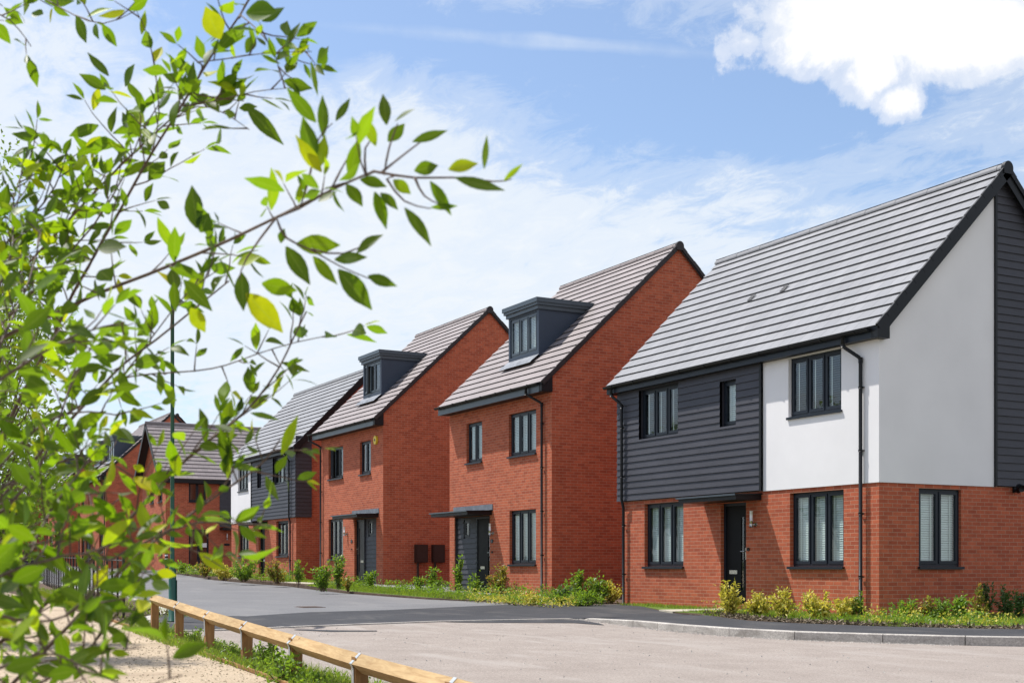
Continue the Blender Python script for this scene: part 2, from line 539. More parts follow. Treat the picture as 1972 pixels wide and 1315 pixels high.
M['dark_shrub'] = leaf_mat('dark_green_leaves', [(0.0, (0.018, 0.06, 0.014)), (0.6, (0.04, 0.11, 0.022)), (1.0, (0.09, 0.17, 0.03))],
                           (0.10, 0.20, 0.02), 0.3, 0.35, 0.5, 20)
M['red_shrub'] = leaf_mat('red_tinged_leaves', [(0.0, (0.08, 0.15, 0.02)), (0.45, (0.17, 0.22, 0.025)), (0.7, (0.30, 0.20, 0.04)),
                                                (1.0, (0.33, 0.10, 0.04))], (0.35, 0.30, 0.03), 0.4, 0.45, 0.35, 20)
M['grass'] = leaf_mat('grass_blades', [(0.0, (0.06, 0.12, 0.014)), (0.55, (0.13, 0.21, 0.022)), (0.9, (0.24, 0.29, 0.05)), (1.0, (0.36, 0.31, 0.13))],
                      (0.28, 0.40, 0.02), 0.4, 0.5, 0.25, 10)
M['pebble'] = leaf_mat('pebbles', [(0.0, (0.12, 0.09, 0.065)), (0.5, (0.30, 0.235, 0.17)), (1.0, (0.55, 0.46, 0.36))], (0.1, 0.08, 0.06), 0.02, 0.9, 0.15, 20)
M['mulch'] = leaf_mat('bark_chips', [(0.0, (0.045, 0.030, 0.024)), (0.5, (0.11, 0.075, 0.06)), (1.0, (0.30, 0.23, 0.19))], (0.1, 0.08, 0.06), 0.05,
                      0.8, 0.15, 20)
M['stem'] = simple('woody_stem', (0.10, 0.065, 0.04), 0.8, 0.2, 0, 0.3, 20)
M['willow_bark'] = simple('willow_bark', (0.105, 0.070, 0.052), 0.65, 0.3, 0, 0.35, 40)


# ------------------------------------------------------------------ mesh helpers
class MB:
    def __init__(s):
        s.v, s.f, s.uv, s.mi = [], [], [], []

    def face(s, pts, uvs=None, mi=0):
        b = len(s.v)
        pts = [Vector(p) for p in pts]
        s.v.extend(pts)
        s.f.append(tuple(range(b, b + len(pts))))
        if uvs is None:
            n = Vector((0, 0, 0))
            for i in range(1, len(pts) - 1):
                n += (pts[i] - pts[0]).cross(pts[i + 1] - pts[0])
            ax, ay, az = abs(n.x), abs(n.y), abs(n.z)
            if ay >= ax and ay >= az:
                uvs = [(p.x, p.z) for p in pts]
            elif ax >= az:
                uvs = [(p.y, p.z) for p in pts]
            else:
                uvs = [(p.x, p.y) for p in pts]
        s.uv.append(uvs)
        s.mi.append(mi)

    def box(s, x0, x1, y0, y1, z0, z1, mi=0):
        c = [(x0, y0, z0), (x1, y0, z0), (x1, y1, z0), (x0, y1, z0), (x0, y0, z1), (x1, y0, z1), (x1, y1, z1), (x0, y1, z1)]
        for q in ((0, 1, 5, 4), (1, 2, 6, 5), (2, 3, 7, 6), (3, 0, 4, 7), (4, 5, 6, 7), (3, 2, 1, 0)):
            s.face([c[i] for i in q], None, mi)

    def obox(s, o, ex, ey, ez, mi=0):
        """box from a corner and three edge vectors"""
        o, ex, ey, ez = Vector(o), Vector(ex), Vector(ey), Vector(ez)
        c = [o, o + ex, o + ex + ey, o + ey, o + ez, o + ex + ez, o + ex + ey + ez, o + ey + ez]
        lx, ly, lz = ex.length, ey.length, ez.length
        for q, (a, b) in (((0, 1, 5, 4), (lx, lz)), ((1, 2, 6, 5), (ly, lz)), ((2, 3, 7, 6), (lx, lz)), ((3, 0, 4, 7), (ly, lz)),
                          ((4, 5, 6, 7), (lx, ly)), ((3, 2, 1, 0), (lx, ly))):
            s.face([c[i] for i in q], [(0, 0), (a, 0), (a, b), (0, b)], mi)

    def slope(s, xa, xb, p0, p1, n0, n1, mi=0):
        """bar lying along a roof slope: section in the y-z plane from p0 to p1, offset n0..n1 along the slope normal"""
        (y0, z0), (y1, z1) = p0, p1
        L = math.hypot(y1 - y0, z1 - z0)
        ny, nz = -(z1 - z0) / L, (y1 - y0) / L
        if nz < 0:
            ny, nz = -ny, -nz
        q = [(y0 + ny * n0, z0 + nz * n0), (y1 + ny * n0, z1 + nz * n0), (y1 + ny * n1, z1 + nz * n1), (y0 + ny * n1, z0 + nz * n1)]
        s.prism(q, xa, xb, mi)

    def prism(s, q, xa, xb, mi=0):
        n = len(q)
        area = sum(q[i][0] * q[(i + 1) % n][1] - q[(i + 1) % n][0] * q[i][1] for i in range(n))
        if area < 0:
            q = q[::-1]
        s.face([(xb, y, z) for y, z in q], None, mi)
        s.face([(xa, y, z) for y, z in q[::-1]], None, mi)
        for i in range(n):
            a, b = q[i], q[(i + 1) % n]
            s.face([(xa, a[0], a[1]), (xa, b[0], b[1]), (xb, b[0], b[1]), (xb, a[0], a[1])][::-1], None, mi)

    def tube(s, pts, r, seg=8, mi=0, cap=True):
        pts = [Vector(p) for p in pts]
        rr = r if isinstance(r, (list, tuple)) else [r] * len(pts)
        rings = []
        up = Vector((0.31, 0.17, 0.93))
        for i, p in enumerate(pts):
            t = (pts[min(i + 1, len(pts) - 1)] - pts[max(i - 1, 0)])
            t = t.normalized() if t.length > 1e-9 else Vector((0, 0, 1))
            a = t.cross(up)
            if a.length < 1e-3:
                a = t.cross(Vector((1, 0, 0)))
            a.normalize()
            b = t.cross(a)
            base = len(s.v)
            for k in range(seg):
                an = 2 * math.pi * k / seg
                s.v.append(p + (a * math.cos(an) + b * math.sin(an)) * rr[i])
            rings.append(base)
        for i in range(len(rings) - 1):
            for k in range(seg):
                k2 = (k + 1) % seg
                s.f.append((rings[i] + k, rings[i] + k2, rings[i + 1] + k2, rings[i + 1] + k))
                s.uv.append([(k / seg, i), ((k + 1) / seg, i), ((k + 1) / seg, i + 1), (k / seg, i + 1)])
                s.mi.append(mi)
        if cap:
            s.f.append(tuple(rings[0] + k for k in range(seg)))
            s.uv.append([(0, 0)] * seg)
            s.mi.append(mi)
            s.f.append(tuple(rings[-1] + k for k in reversed(range(seg))))
            s.uv.append([(0, 0)] * seg)
            s.mi.append(mi)

    def build(s, name, mats, parent=None, smooth=False, loc=None, fix=True):
        me = bpy.data.meshes.new(name)
        me.from_pydata(s.v, [], s.f)
        uvl = me.uv_layers.new(name='UVMap')
        flat = [c for u in s.uv for p in u for c in p]
        uvl.data.foreach_set('uv', flat)
        if not isinstance(mats, (list, tuple)):
            mats = [mats]
        for m in mats:
            me.materials.append(m)
        me.polygons.foreach_set('material_index', s.mi)
        if smooth:
            me.polygons.foreach_set('use_smooth', [True] * len(me.polygons))
        me.update()
        o = bpy.data.objects.new(name, me)
        COL.objects.link(o)
        if parent is not None:
            o.parent = parent
        if loc is not None:
            o.location = loc
        return o


def tag(o, label=None, cat=None, group=None, kind=None):
    for k, v in (('label', label), ('category', cat), ('group', group), ('kind', kind)):
        if v:
            o[k] = v
    return o


def empty(name, loc, label, cat, group=None):
    o = bpy.data.objects.new(name, None)
    COL.objects.link(o)
    o.location = loc
    o.empty_display_size = 0.3
    return tag(o, label, cat, group)


def lerp(tab, x):
    if x <= tab[0][0]:
        return tab[0][1]
    for (a, fa), (b, fb) in zip(tab, tab[1:]):
        if x <= b:
            return fa + (fb - fa) * (x - a) / (b - a)
    return tab[-1][1]


ROADZ = [(-400, 3.0), (-110, 1.05), (-75, 0.78), (-56, 0.60), (-45, 0.44), (-30, 0.21), (-18, 0.09), (-9, 0.01), (-6, -0.02), (-2.6, -0.08), (-1, -0.12),
         (2, -0.15), (40, -0.2)]
PLOTZ = [(-400, 3.05), (-110, 1.1), (-75, 0.88), (-56, 0.70), (-45, 0.55), (-32, 0.36), (-23, 0.27), (-18, 0.17), (-12, 0.09), (-8, 0.015), (-4, -0.02), (0, -0.02), (8, -0.06),
         (40, -0.1)]
PATHZ = [(-400, 3.0), (-110, 1.05), (-75, 0.78), (-56, 0.60), (-45, 0.44), (-30, 0.21), (-18, 0.09), (-9, 0.0), (-4, -0.04), (0, -0.07), (40, -0.12)]


def zr(x, y=0):
    return lerp(ROADZ, x)


def zp(x, y=0):
    return lerp(PLOTZ, x)


def zpath(x, y=0):
    return lerp(PATHZ, x)


def sheet(name, poly, zf, dz, mat, step=1.0, skirt=0.12):
    """a piece of ground: plan polygon cut into strips along x and laid on the ground profile"""
    bm = bmesh.new()
    vs = [bm.verts.new((x, y, 0)) for x, y in poly]
    bm.faces.new(vs)
    xs = [p[0] for p in poly]
    x = math.floor(min(xs)) + step
    while x < max(xs):
        bmesh.ops.bisect_plane(bm, geom=bm.verts[:] + bm.edges[:] + bm.faces[:], plane_co=(x, 0, 0), plane_no=(1, 0, 0))
        x += step
    for v in bm.verts:
        v.co.z = zf(v.co.x, v.co.y) + dz
    bmesh.ops.triangulate(bm, faces=bm.faces[:])
    bm.normal_update()
    for f in bm.faces:
        if f.normal.z < 0:
            f.normal_flip()
    if skirt:
        ret = bmesh.ops.extrude_edge_only(bm, edges=[e for e in bm.edges if e.is_boundary])
        for v in ret['geom']:
            if isinstance(v, bmesh.types.BMVert):
                v.co.z -= skirt
        bmesh.ops.recalc_face_normals(bm, faces=bm.faces[:])
    me = bpy.data.meshes.new(name)
    bm.to_mesh(me)
    bm.free()
    me.materials.append(mat)
    o = bpy.data.objects.new(name, me)
    COL.objects.link(o)
    return tag(o, kind='structure')


# ------------------------------------------------------------------ house kit
# house-local axes: x from the left corner of the front, y into the plot (front wall at 0), z up
def wall_holes(mb, W0, W1, z0, z1, holes, fn, depth=0.10, mi=0):
    """rectangular wall face with window openings and their reveals; fn(a, d, z) -> point, d inwards"""
    xs = sorted({W0, W1, *[h[0] for h in holes], *[h[1] for h in holes]})
    zs = sorted({z0, z1, *[h[2] for h in holes], *[h[3] for h in holes]})
    for a, b in zip(xs, xs[1:]):
        for c, d in zip(zs, zs[1:]):
            mx, mz = (a + b) / 2, (c + d) / 2
            if any(h[0] < mx < h[1] and h[2] < mz < h[3] for h in holes):
                continue
            mb.face([fn(a, 0, c), fn(b, 0, c), fn(b, 0, d), fn(a, 0, d)], [(a, c), (b, c), (b, d), (a, d)], mi)
    for a, b, c, d in holes:
        mb.face([fn(a, 0, c), fn(a, 0, d), fn(a, depth, d), fn(a, depth, c)], [(0, c), (0, d), (depth, d), (depth, c)], mi)
        mb.face([fn(b, 0, d), fn(b, 0, c), fn(b, depth, c), fn(b, depth, d)], [(0, d), (0, c), (depth, c), (depth, d)], mi)
        mb.face([fn(a, 0, d), fn(b, 0, d), fn(b, depth, d), fn(a, depth, d)], [(a, 0), (b, 0), (b, depth), (a, depth)], mi)
        mb.face([fn(b, 0, c), fn(a, 0, c), fn(a, depth, c), fn(b, depth, c)], [(b, 0), (a, 0), (a, depth), (b, depth)], mi)


def F(a, d, z):           # front wall
    return Vector((a, d, z))


def G_at(xw):             # gable wall facing +x; a runs along y
    return lambda a, d, z: Vector((xw - d, a, z))


def fbox(mb, fn, a0, a1, d0, d1, z0, z1, mi=0):
    o = fn(a0, d0, z0)
    mb.obox(o, fn(a1, d0, z0) - o, fn(a0, d1, z0) - o, fn(a0, d0, z1) - o, mi)


def window(parent, fn, a0, a1, z0, z1, n, rec=0.075, blind=None, sill=True, open_left=False, mat=None, tilt=0.5, seed=0, lin=0.25):
    """casement window: frame with sashes > glass panes, sill, venetian blind"""
    fm = mat or M['anthracite']
    fr = MB()
    t = 0.048
    d0, d1 = rec, rec + 0.07
    fbox(fr, fn, a0, a0 + t, d0, d1, z0, z1)
    fbox(fr, fn, a1 - t, a1, d0, d1, z0, z1)
    fbox(fr, fn, a0 + t, a1 - t, d0, d1, z0, z0 + t)
    fbox(fr, fn, a0 + t, a1 - t, d0, d1, z1 - t, z1)
    wp = (a1 - a0 - 2 * t) / n
    panes = []
    s = 0.046
    for i in range(n):
        b0, b1 = a0 + t + i * wp, a0 + t + (i + 1) * wp
        if i:
            fbox(fr, fn, b0 - 0.021, b0 + 0.021, d0 + 0.004, d1, z0 + t, z1 - t)
        l, r_ = b0 + (0.024 if i else 0.003), b1 - (0.024 if i < n - 1 else 0.003)
        zb, zt = z0 + t + 0.003, z1 - t - 0.003
        e0, e1 = d0 - 0.012, d0 + 0.05
        f2 = fn
        if open_left and i == 0:
            hinge = fn(l, e0, 0)
            ax = (fn(l + 1, e0, 0) - hinge).normalized()
            dy = (fn(l, e0 + 1, 0) - hinge).normalized()
            ca, sa = math.cos(R(16)), math.sin(R(16))
            f2 = (lambda a, d, z, h=hinge, ax=ax, dy=dy, l=l, e0=e0, ca=ca, sa=sa:
                  h + (ax * ca - dy * sa) * (a - l) + (dy * ca + ax * sa) * (d - e0) + Vector((0, 0, z)))
        fbox(fr, f2, l, l + s, e0, e1, zb, zt)
        fbox(fr, f2, r_ - s, r_, e0, e1, zb, zt)
        fbox(fr, f2, l + s, r_ - s, e0, e1, zb, zb + s + 0.012)
        fbox(fr, f2, l + s, r_ - s, e0, e1, zt - s, zt)
        panes.append((f2, l + s, r_ - s, zb + s + 0.012, zt - s, e0 + 0.025))
    wo_ = fr.build('window', fm, parent)
    for f2, l, r_, zb, zt, d in panes:
        g = MB()
        g.face([f2(l, d, zb), f2(r_, d, zb), f2(r_, d, zt), f2(l, d, zt)])
        g.build('pane', M['glass'], wo_)
    if sill:
        sb = MB()
        fbox(sb, fn, a0 - 0.03, a1 + 0.03, -0.055, rec + 0.02, z0 - 0.032, z0 - 0.003)
        fbox(sb, fn, a0 - 0.03, a1 + 0.03, -0.060, -0.046, z0 - 0.048, z0 - 0.001)
        sb.build('sill', M['anthracite'], wo_)
    if blind:
        r2 = random.Random(seed)
        bl = MB()
        d = rec + 0.090
        zb = z0 + t + 0.03 + (1 - blind) * (z1 - z0 - 2 * t)
        z = z1 - t - 0.05
        fbox(bl, fn, a0 + t, a1 - t, d - 0.02, d + 0.025, z1 - t - 0.04, z1 - t + 0.0)
        pw = (a1 - a0 - 2 * t) / n
        for i in range(n):
            l, r_ = a0 + t + i * pw + 0.02, a0 + t + (i + 1) * pw - 0.02
            zz = z
            while zz > zb:
                hh = tilt * (1.0 + r2.uniform(-0.08, 0.08))
                o0 = 0.023 * math.cos(hh)
                o1 = 0.023 * math.sin(hh)
                bl.face([fn(l, d - o0, zz - o1), fn(r_, d - o0, zz - o1), fn(r_, d + o0, zz + o1), fn(l, d + o0, zz + o1)])
                zz -= 0.044
            for k in (0.22, 0.78):
                m_ = l + (r_ - l) * k
                bl.face([fn(m_ - 0.012, d - 0.028, zb), fn(m_ + 0.012, d - 0.028, zb), fn(m_ + 0.012, d - 0.028, z), fn(m_ - 0.012, d - 0.028, z)])
        bl.build('blind', M['blind'], wo_)
    # dim room behind, so that the glass shows depth and not the open sky
    bx = MB()
    dd = rec + 0.09
    D2 = dd + (1.4 if lin > 0.1 else 0.7)
    P = lambda a, d, z: fn(a, d, z)
    A0, A1 = a0 - lin, a1 + lin
    Z0, Z1 = z0 - lin, z1 + lin
    bx.face([P(A0, D2, Z0), P(A1, D2, Z0), P(A1, D2, Z1), P(A0, D2, Z1)])
    bx.face([P(A0, dd, Z0), P(A0, D2, Z0), P(A0, D2, Z1), P(A0, dd, Z1)])
    bx.face([P(A1, D2, Z0), P(A1, dd, Z0), P(A1, dd, Z1), P(A1, D2, Z1)])
    bx.face([P(A0, dd, Z0), P(A1, dd, Z0), P(A1, D2, Z0), P(A0, D2, Z0)])
    bx.face([P(A0, D2, Z1), P(A1, D2, Z1), P(A1, dd, Z1), P(A0, dd, Z1)])
    bx.build('room_lining', M['inside'], wo_)
    return wo_


def boarding(mb, fn, z0, z1, a_range, holes=(), d=-0.03, pitch=0.1495):
    """lapped boards; a_range(z) -> (a0, a1)"""
    z = z0
    while z < z1 - 0.01:
        zt = min(z + pitch, z1)
        lo, hi = a_range(z), a_range(zt)
        segs = [(lo[0], lo[1], hi[0], hi[1])]
        if holes:
            xs = sorted({lo[0], lo[1], *[v for h in holes for v in h[:2]]})
            segs = []
            for a, b in zip(xs, xs[1:]):
                m_ = (a + b) / 2
                if a >= lo[0] - 1e-6 and b <= lo[1] + 1e-6:
                    cut = [h for h in holes if h[0] < m_ < h[1] and h[2] < zt and h[3] > z]
                    if not cut:
                        segs.append((a, b, a, b, z, zt))
                    else:
                        if z < cut[0][2] - 0.004:
                            segs.append((a, b, a, b, z, cut[0][2]))
                        if zt > cut[0][3] + 0.004:
                            segs.append((a, b, a, b, cut[0][3], zt))
        u = rng.uniform(0, 50)
        for sg in segs:
            a, b, a2, b2 = sg[:4]
            za, zb = (sg[4], sg[5]) if len(sg) > 4 else (z, zt)
            k0 = (za - z) / pitch
            k1 = (zb - z) / pitch
            da, db = d - 0.022 * (1 - k0), d - 0.022 * (1 - k1)
            mb.face([fn(a, da, za), fn(b, da, za), fn(b2, db, zb), fn(a2, db, zb)], [(a + u, za), (b + u, za), (b2 + u, zb), (a2 + u, zb)])
            if len(sg) == 4 or sg[4] == z:
                mb.face([fn(b, da, za), fn(a, da, za), fn(a, d + 0.0, za), fn(b, d + 0.0, za)])
            for e, e2, flip in ((a, a2, 0), (b, b2, 1)):
                dk = d + 0.02 if d > 0 else 0.0
                q = [fn(e, da, za), fn(e2, db, zb), fn(e2, dk, zb), fn(e, dk, za)]
                mb.face(q if flip else q[::-1])
        z = zt


def roof(parent, x0, x1, eave, ridge, tile, ridgem, vergem, verge_h, verge_l=True, verge_r=True, gauge=0.305, holes=(), bothsides=True):
    """pitched roof running along x > ridge tiles, verges"""
    (ye, ze), (yr, zrg) = eave, ridge
    L = math.hypot(yr - ye, zrg - ze)
    n = round(L / gauge)
    g = L / n
    mb = MB()
    ey, ez = (yr - ye) / L, (zrg - ze) / L
    ny, nz = -ez, ey
    for side in ((1, -1) if bothsides else (1,)):
        def pt(x, s_, h, side=side):
            y, z = ye + ey * s_ + ny * h, ze + ez * s_ + nz * h
            return Vector((x, y if side == 1 else 2 * yr - y, z))

        for i in range(n):
            s0, s1 = i * g, (i + 1) * g + 0.01
            spans = [(x0, x1)]
            if side == 1:
                for ha, hb, sa, sb in holes:
                    if s0 + g * 0.5 > sa and s0 + g * 0.5 < sb:
                        spans = [(x0, ha), (hb, x1)]
            off = rng.uniform(0, 3)
            for a, b in spans:
                v0, v1 = i * 0.305, (i + 1) * 0.305
                q = [pt(a, s0, 0.031), pt(b, s0, 0.031), pt(b, s1 + 0.085, -0.0085), pt(a, s1 + 0.085, -0.0085)]
                uv = [(a, v0 + .002), (b, v0 + .002), (b, v1 - .002), (a, v1 - .002)]
                if side == -1:
                    q, uv = q[::-1], uv[::-1]
                mb.face(q, uv)
                q = [pt(a, s0 + 0.085, -0.010), pt(b, s0 + 0.085, -0.010), pt(b, s0, 0.031), pt(a, s0, 0.031)]
                uv = [(a, v0 + .01), (b, v0 + .01), (b, v0 + .04), (a, v0 + .04)]
                if side == -1:
                    q, uv = q[::-1], uv[::-1]
                mb.face(q, uv)
        mb.face([pt(x0, 0, -0.02), pt(x0, L, -0.02), pt(x1, L, -0.02), pt(x1, 0, -0.02)])
    ro = mb.build('roof', tile, parent)
    rd = MB()
    x = x0 - 0.01
    k = 0
    while x < x1 + 0.005:
        xb = min(x + 0.44, x1 + 0.02)
        r_ = 0.105 + (0.005 if k % 2 else 0.0)
        ring = [(yr - math.cos(a) * r_, zrg - 0.035 + math.sin(a) * r_ * 0.95) for a in [R(d) for d in range(-12, 193, 17)]]
        for (y0, z0), (y1, z1) in zip(ring, ring[1:]):
            rd.face([(x, y0, z0), (xb - 0.006, y0, z0), (xb - 0.006, y1, z1), (x, y1, z1)])
        rd.face([(x, *p) for p in ring[::-1]])
        rd.face([(xb - 0.006, *p) for p in ring])
        x = xb
        k += 1
        if xb >= x1 + 0.02:
            break
    rd.build('ridge', ridgem, ro)
    caps = [MB(), MB()]
    for xa, xb, on in ((x0 - 0.03, x0 + 0.03, verge_l), (x1 - 0.03, x1 + 0.05, verge_r)):
        cap = caps[xa > x0]
        if on:
            ring = [(yr - math.cos(R(d)) * 0.122, zrg - 0.035 + math.sin(R(d)) * 0.128) for d in range(0, 181, 15)]
            ring = [(yr + 0.122, zrg - 0.15)] + ring[::-1] + [(yr - 0.122, zrg - 0.15)]
            cap.prism(ring, xa, xb)
    for xa, xb, on in ((x0 - 0.02, x0 + 0.02, verge_l), (x1 - 0.015, x1 + 0.03, verge_r)):
        if not on:
            continue
        cap = caps[xa > x0]
        for sgn in ((1, -1) if bothsides else (1,)):
            for i in range(n):
                s0, s1 = i * g + 0.004, (i + 1) * g - 0.004
                lift = 0.05
                A = (ye + ey * s0, ze + ez * s0)
                B = (ye + ey * s1, ze + ez * s1)
                if sgn == -1:
                    A, B = (2 * yr - A[0], A[1]), (2 * yr - B[0], B[1])
                cap.slope(xa, xb, A, B, -0.05, lift - 0.01 * (i % 2))
    for cap in caps:
        if cap.v:
            cap.build('verge_cap', vergem, ro)
    if verge_h > 0.08:
        for xa, xb, on in ((x0, x0 + 0.022, verge_l), (x1 - 0.022, x1, verge_r)):
            if on:
                bg_ = MB()
                for sgn in (1, -1):
                    A, B = (ye, ze), (yr, zrg)
                    if sgn == -1:
                        A, B = (2 * yr - ye, ze), (yr, zrg)
                    bg_.slope(xa, xb, A, B, -verge_h, -0.022)
                bg_.build('bargeboard', vergem, ro)
    return ro


def gutter(parent, x0, x1, y, z, r=0.058):
    mb = MB()
    ring = [(y - math.cos(R(d)) * r, z - math.sin(R(d)) * r) for d in range(0, 181, 20)]
    ring_i = [(y - math.cos(R(d)) * (r - 0.006), z - math.sin(R(d)) * (r - 0.006)) for d in range(0, 181, 20)]
    for rg, fl in ((ring, 0), (ring_i, 1)):
        for (a, b), (c, d) in zip(rg, rg[1:]):
            q = [(x0, a, b), (x1, a, b), (x1, c, d), (x0, c, d)]
            mb.face(q[::-1] if not fl else q)
    for xx in (x0, x1):
        mb.face([(xx, *p) for p in ring])
    x = x0 + 0.35
    while x < x1 - 0.1:
        rr = r + 0.010
        bk = [(y - math.cos(R(d)) * rr, z - math.sin(R(d)) * rr) for d in range(-8, 189, 28)]
        for (a, b), (c, d) in zip(bk, bk[1:]):
            mb.face([(x, a, b), (x, c, d), (x + 0.04, c, d), (x + 0.04, a, b)])
        mb.face([(x, *p) for p in bk])
        mb.face([(x + 0.04, *p) for p in bk[::-1]])
        x += 0.9
    return mb.build('gutter', M['black'], parent, True)


def downpipe(parent, x, xt, yg, zg, z_bot, y_wall=-0.055, mat='black', offs=None):
    """swan-neck downpipe from the gutter to the ground; xt = position at the gutter outlet"""
    mb = MB()
    p = [(xt, yg, zg - 0.05), (xt, yg, zg - 0.20), (xt + (x - xt) * 0.15, yg + (y_wall - yg) * 0.15, zg - 0.26), (x - (x - xt) * 0.1, y_wall - (y_wall - yg) * 0.1, zg - 0.44),
         (x, y_wall, zg - 0.50)]
    if offs:
        zo, y2 = offs
        p += [(x, y_wall, zo + 0.10), (x, y2, zo - 0.10), (x, y2, z_bot)]
    else:
        p += [(x, y_wall, z_bot)]
    mb.tube(p, 0.034, 10)
    for i in (1, 4):
        q = Vector(p[i])
        mb.tube([q + Vector((0, 0, 0.05)), q - Vector((0, 0, 0.05))], 0.041, 10)
    z = zg - 1.0
    yb = y_wall
    while z > z_bot + 0.3:
        yy = offs[1] if offs and z < offs[0] - 0.1 else y_wall
        mb.tube([(x, yy, z - 0.02), (x, yy, z + 0.02)], 0.041, 10)
        mb.box(x - 0.055, x + 0.055, yy + 0.028, yy + 0.045, z - 0.012, z + 0.012)
        z -= 1.15
    return mb.build('downpipe', M[mat], parent, True)


def door(parent, x0, x1, z0, z1, rec=0.09, hinge_left=True, mat='door'):
    fr = MB()
    t = 0.06
    fbox(fr, F, x0, x0 + t, rec - 0.02, rec + 0.07, z0, z1)
    fbox(fr, F, x1 - t, x1, rec - 0.02, rec + 0.07, z0, z1)
    fbox(fr, F, x0 + t, x1 - t, rec - 0.02, rec + 0.07, z1 - t, z1)
    fbox(fr, F, x0, x1, rec - 0.05, rec + 0.07, z0 - 0.03, z0)
    l, r_ = x0 + t + 0.004, x1 - t - 0.004
    gx = r_ - 0.22 if hinge_left else l + 0.12
    lf = MB()
    d0, d1 = rec, rec + 0.05
    fbox(lf, F, l, gx, d0, d1, z0 + 0.005, z1 - t - 0.004)
    fbox(lf, F, gx + 0.09, r_, d0, d1, z0 + 0.005, z1 - t - 0.004)
    fbox(lf, F, gx, gx + 0.09, d0, d1, z0 + 0.005, z0 + 0.28)
    fbox(lf, F, gx, gx + 0.09, d0, d1, z1 - 0.30, z1 - t - 0.004)
    fbox(lf, F, gx, gx + 0.09, d0 + 0.03, d1, z0 + 0.28, z1 - 0.30)
    do = lf.build('door', M[mat], parent)
    fr.build('door_frame', M['anthracite'], do)
    g = MB()
    g.face([F(gx, d0 + 0.015, z0 + 0.28), F(gx + 0.09, d0 + 0.015, z0 + 0.28), F(gx + 0.09, d0 + 0.015, z1 - 0.30), F(gx, d0 + 0.015, z1 - 0.30)])
    g.build('door_glass', M['glass'], do)
    lb = MB()
    lx = (l + gx) / 2 if hinge_left else (gx + 0.09 + r_) / 2
    lb.box(lx - 0.13, lx + 0.13, d0 - 0.016, d0 - 0.001, z0 + 0.62, z0 + 0.70)
    lb.build('letter_plate', M['steel'], do)
    h = MB()
    hx = r_ - 0.05 if hinge_left else l + 0.05
    s_ = -1 if hinge_left else 1
    h.box(hx - 0.016, hx + 0.016, d0 - 0.012, d0 - 0.001, z0 + 0.92, z0 + 1.16)
    h.tube([(hx, d0 - 0.01, z0 + 1.09), (hx, d0 - 0.055, z0 + 1.09), (hx + s_ * 0.12, d0 - 0.06, z0 + 1.09)], 0.011, 8)
    h.build('door_handle', M['steel'], do)
    return do


def canopy(parent, x0, x1, z, proj, th=0.11, flash=0.0):
    mb = MB()
    # thin flat top with a slight fall, deeper fascia below set back a little
    q = [(-0.012, z), (-proj, z - 0.03), (-proj, z - 0.055), (-0.012, z - 0.03)]
    mb.prism(q, x0, x1)
    mb.prism([(-0.012, z - 0.031), (-proj + 0.04, z - 0.053), (-proj + 0.04, z - th - 0.03), (-0.012, z - th - 0.03)], x0 + 0.03, x1 - 0.03)
    c = mb.build('canopy', M['black'], parent)
    tr = MB()
    tr.box(x0 - 0.004, x1 + 0.004, -proj - 0.012, -proj - 0.0005, z - 0.058, z - 0.022)
    tr.build('canopy_edge', M['fascia'], c)
    if flash:
        fl = MB()
        fl.box(x0 - 0.02, x1 + 0.02, -0.018, -0.002, z - 0.02, z + flash)
        fl.face([(x0 - 0.02, -0.02, z + 0.015), (x0 - 0.02, -0.10, z + 0.002), (x1 + 0.02, -0.10, z + 0.002), (x1 + 0.02, -0.02, z + 0.015)][::-1])
        fl.build('flashing', M['lead'], c)
    return c


def wall_light(parent, x, z):
    mb = MB()
    mb.tube([(x, -0.085, z), (x, -0.085, z + 0.13)], 0.036, 12)
    mb.tube([(x + 0.055, -0.005, z + 0.06), (x + 0.055, -0.03, z + 0.06)], 0.04, 12)
    mb.tube([(x + 0.055, -0.03, z + 0.06), (x + 0.03, -0.08, z + 0.06), (x, -0.085, z + 0.06)], 0.012, 8)
    mb.tube([(x, -0.125, z + 0.035), (x, -0.10, z + 0.035)], 0.016, 8)
    o = mb.build('wall_lamp', M['steel'], parent, True)
    g = MB()
    g.tube([(x, -0.085, z + 0.131), (x, -0.085, z + 0.32)], 0.031, 12)
    g.tube([(x, -0.085, z + 0.3205), (x, -0.085, z + 0.336)], 0.036, 12)
    g.build('lamp_tube', M['opal'], o, True)
    return o


def plaque(parent, x, z):
    mb = MB()
    ring = []
    for d in range(0, 360, 20):
        ring.append((x + 0.085 * math.cos(R(d)), z + 0.062 * math.sin(R(d))))
    mb.face([(a, -0.014, b) for a, b in ring][::1])
    for (a, b), (c, d) in zip(ring, ring[1:] + ring[:1]):
        mb.face([(a, -0.014, b), (a, -0.001, b), (c, -0.001, d), (c, -0.014, d)])
    o = mb.build('number_plaque', M['black'], parent)
    k = MB()
    k.box(x - 0.05, x - 0.008, -0.0185, -0.0142, z - 0.03, z + 0.03)
    k.box(x + 0.006, x + 0.045, -0.0185, -0.0142, z - 0.03, z - 0.01)
    k.box(x + 0.006, x + 0.045, -0.0185, -0.0142, z + 0.008, z + 0.026)
    k.build('plaque_mark', M['lead'], o)


def gable_top(mb, x, D, zb, rf, facing=1, mi=0):
    """brick pentagon of a gable above zb; rf(y) roof underside height"""
    pts = [(0, zb), (D, zb), (D, rf(D)), (D / 2, rf(D / 2)), (0, rf(0))]
    pts = [(y, z) for y, z in pts]
    q = [(x, y, z) for y, z in pts]
    mb.face(q if facing == 1 else q[::-1], [(y, z) for y, z in (pts if facing == 1 else pts[::-1])], mi)


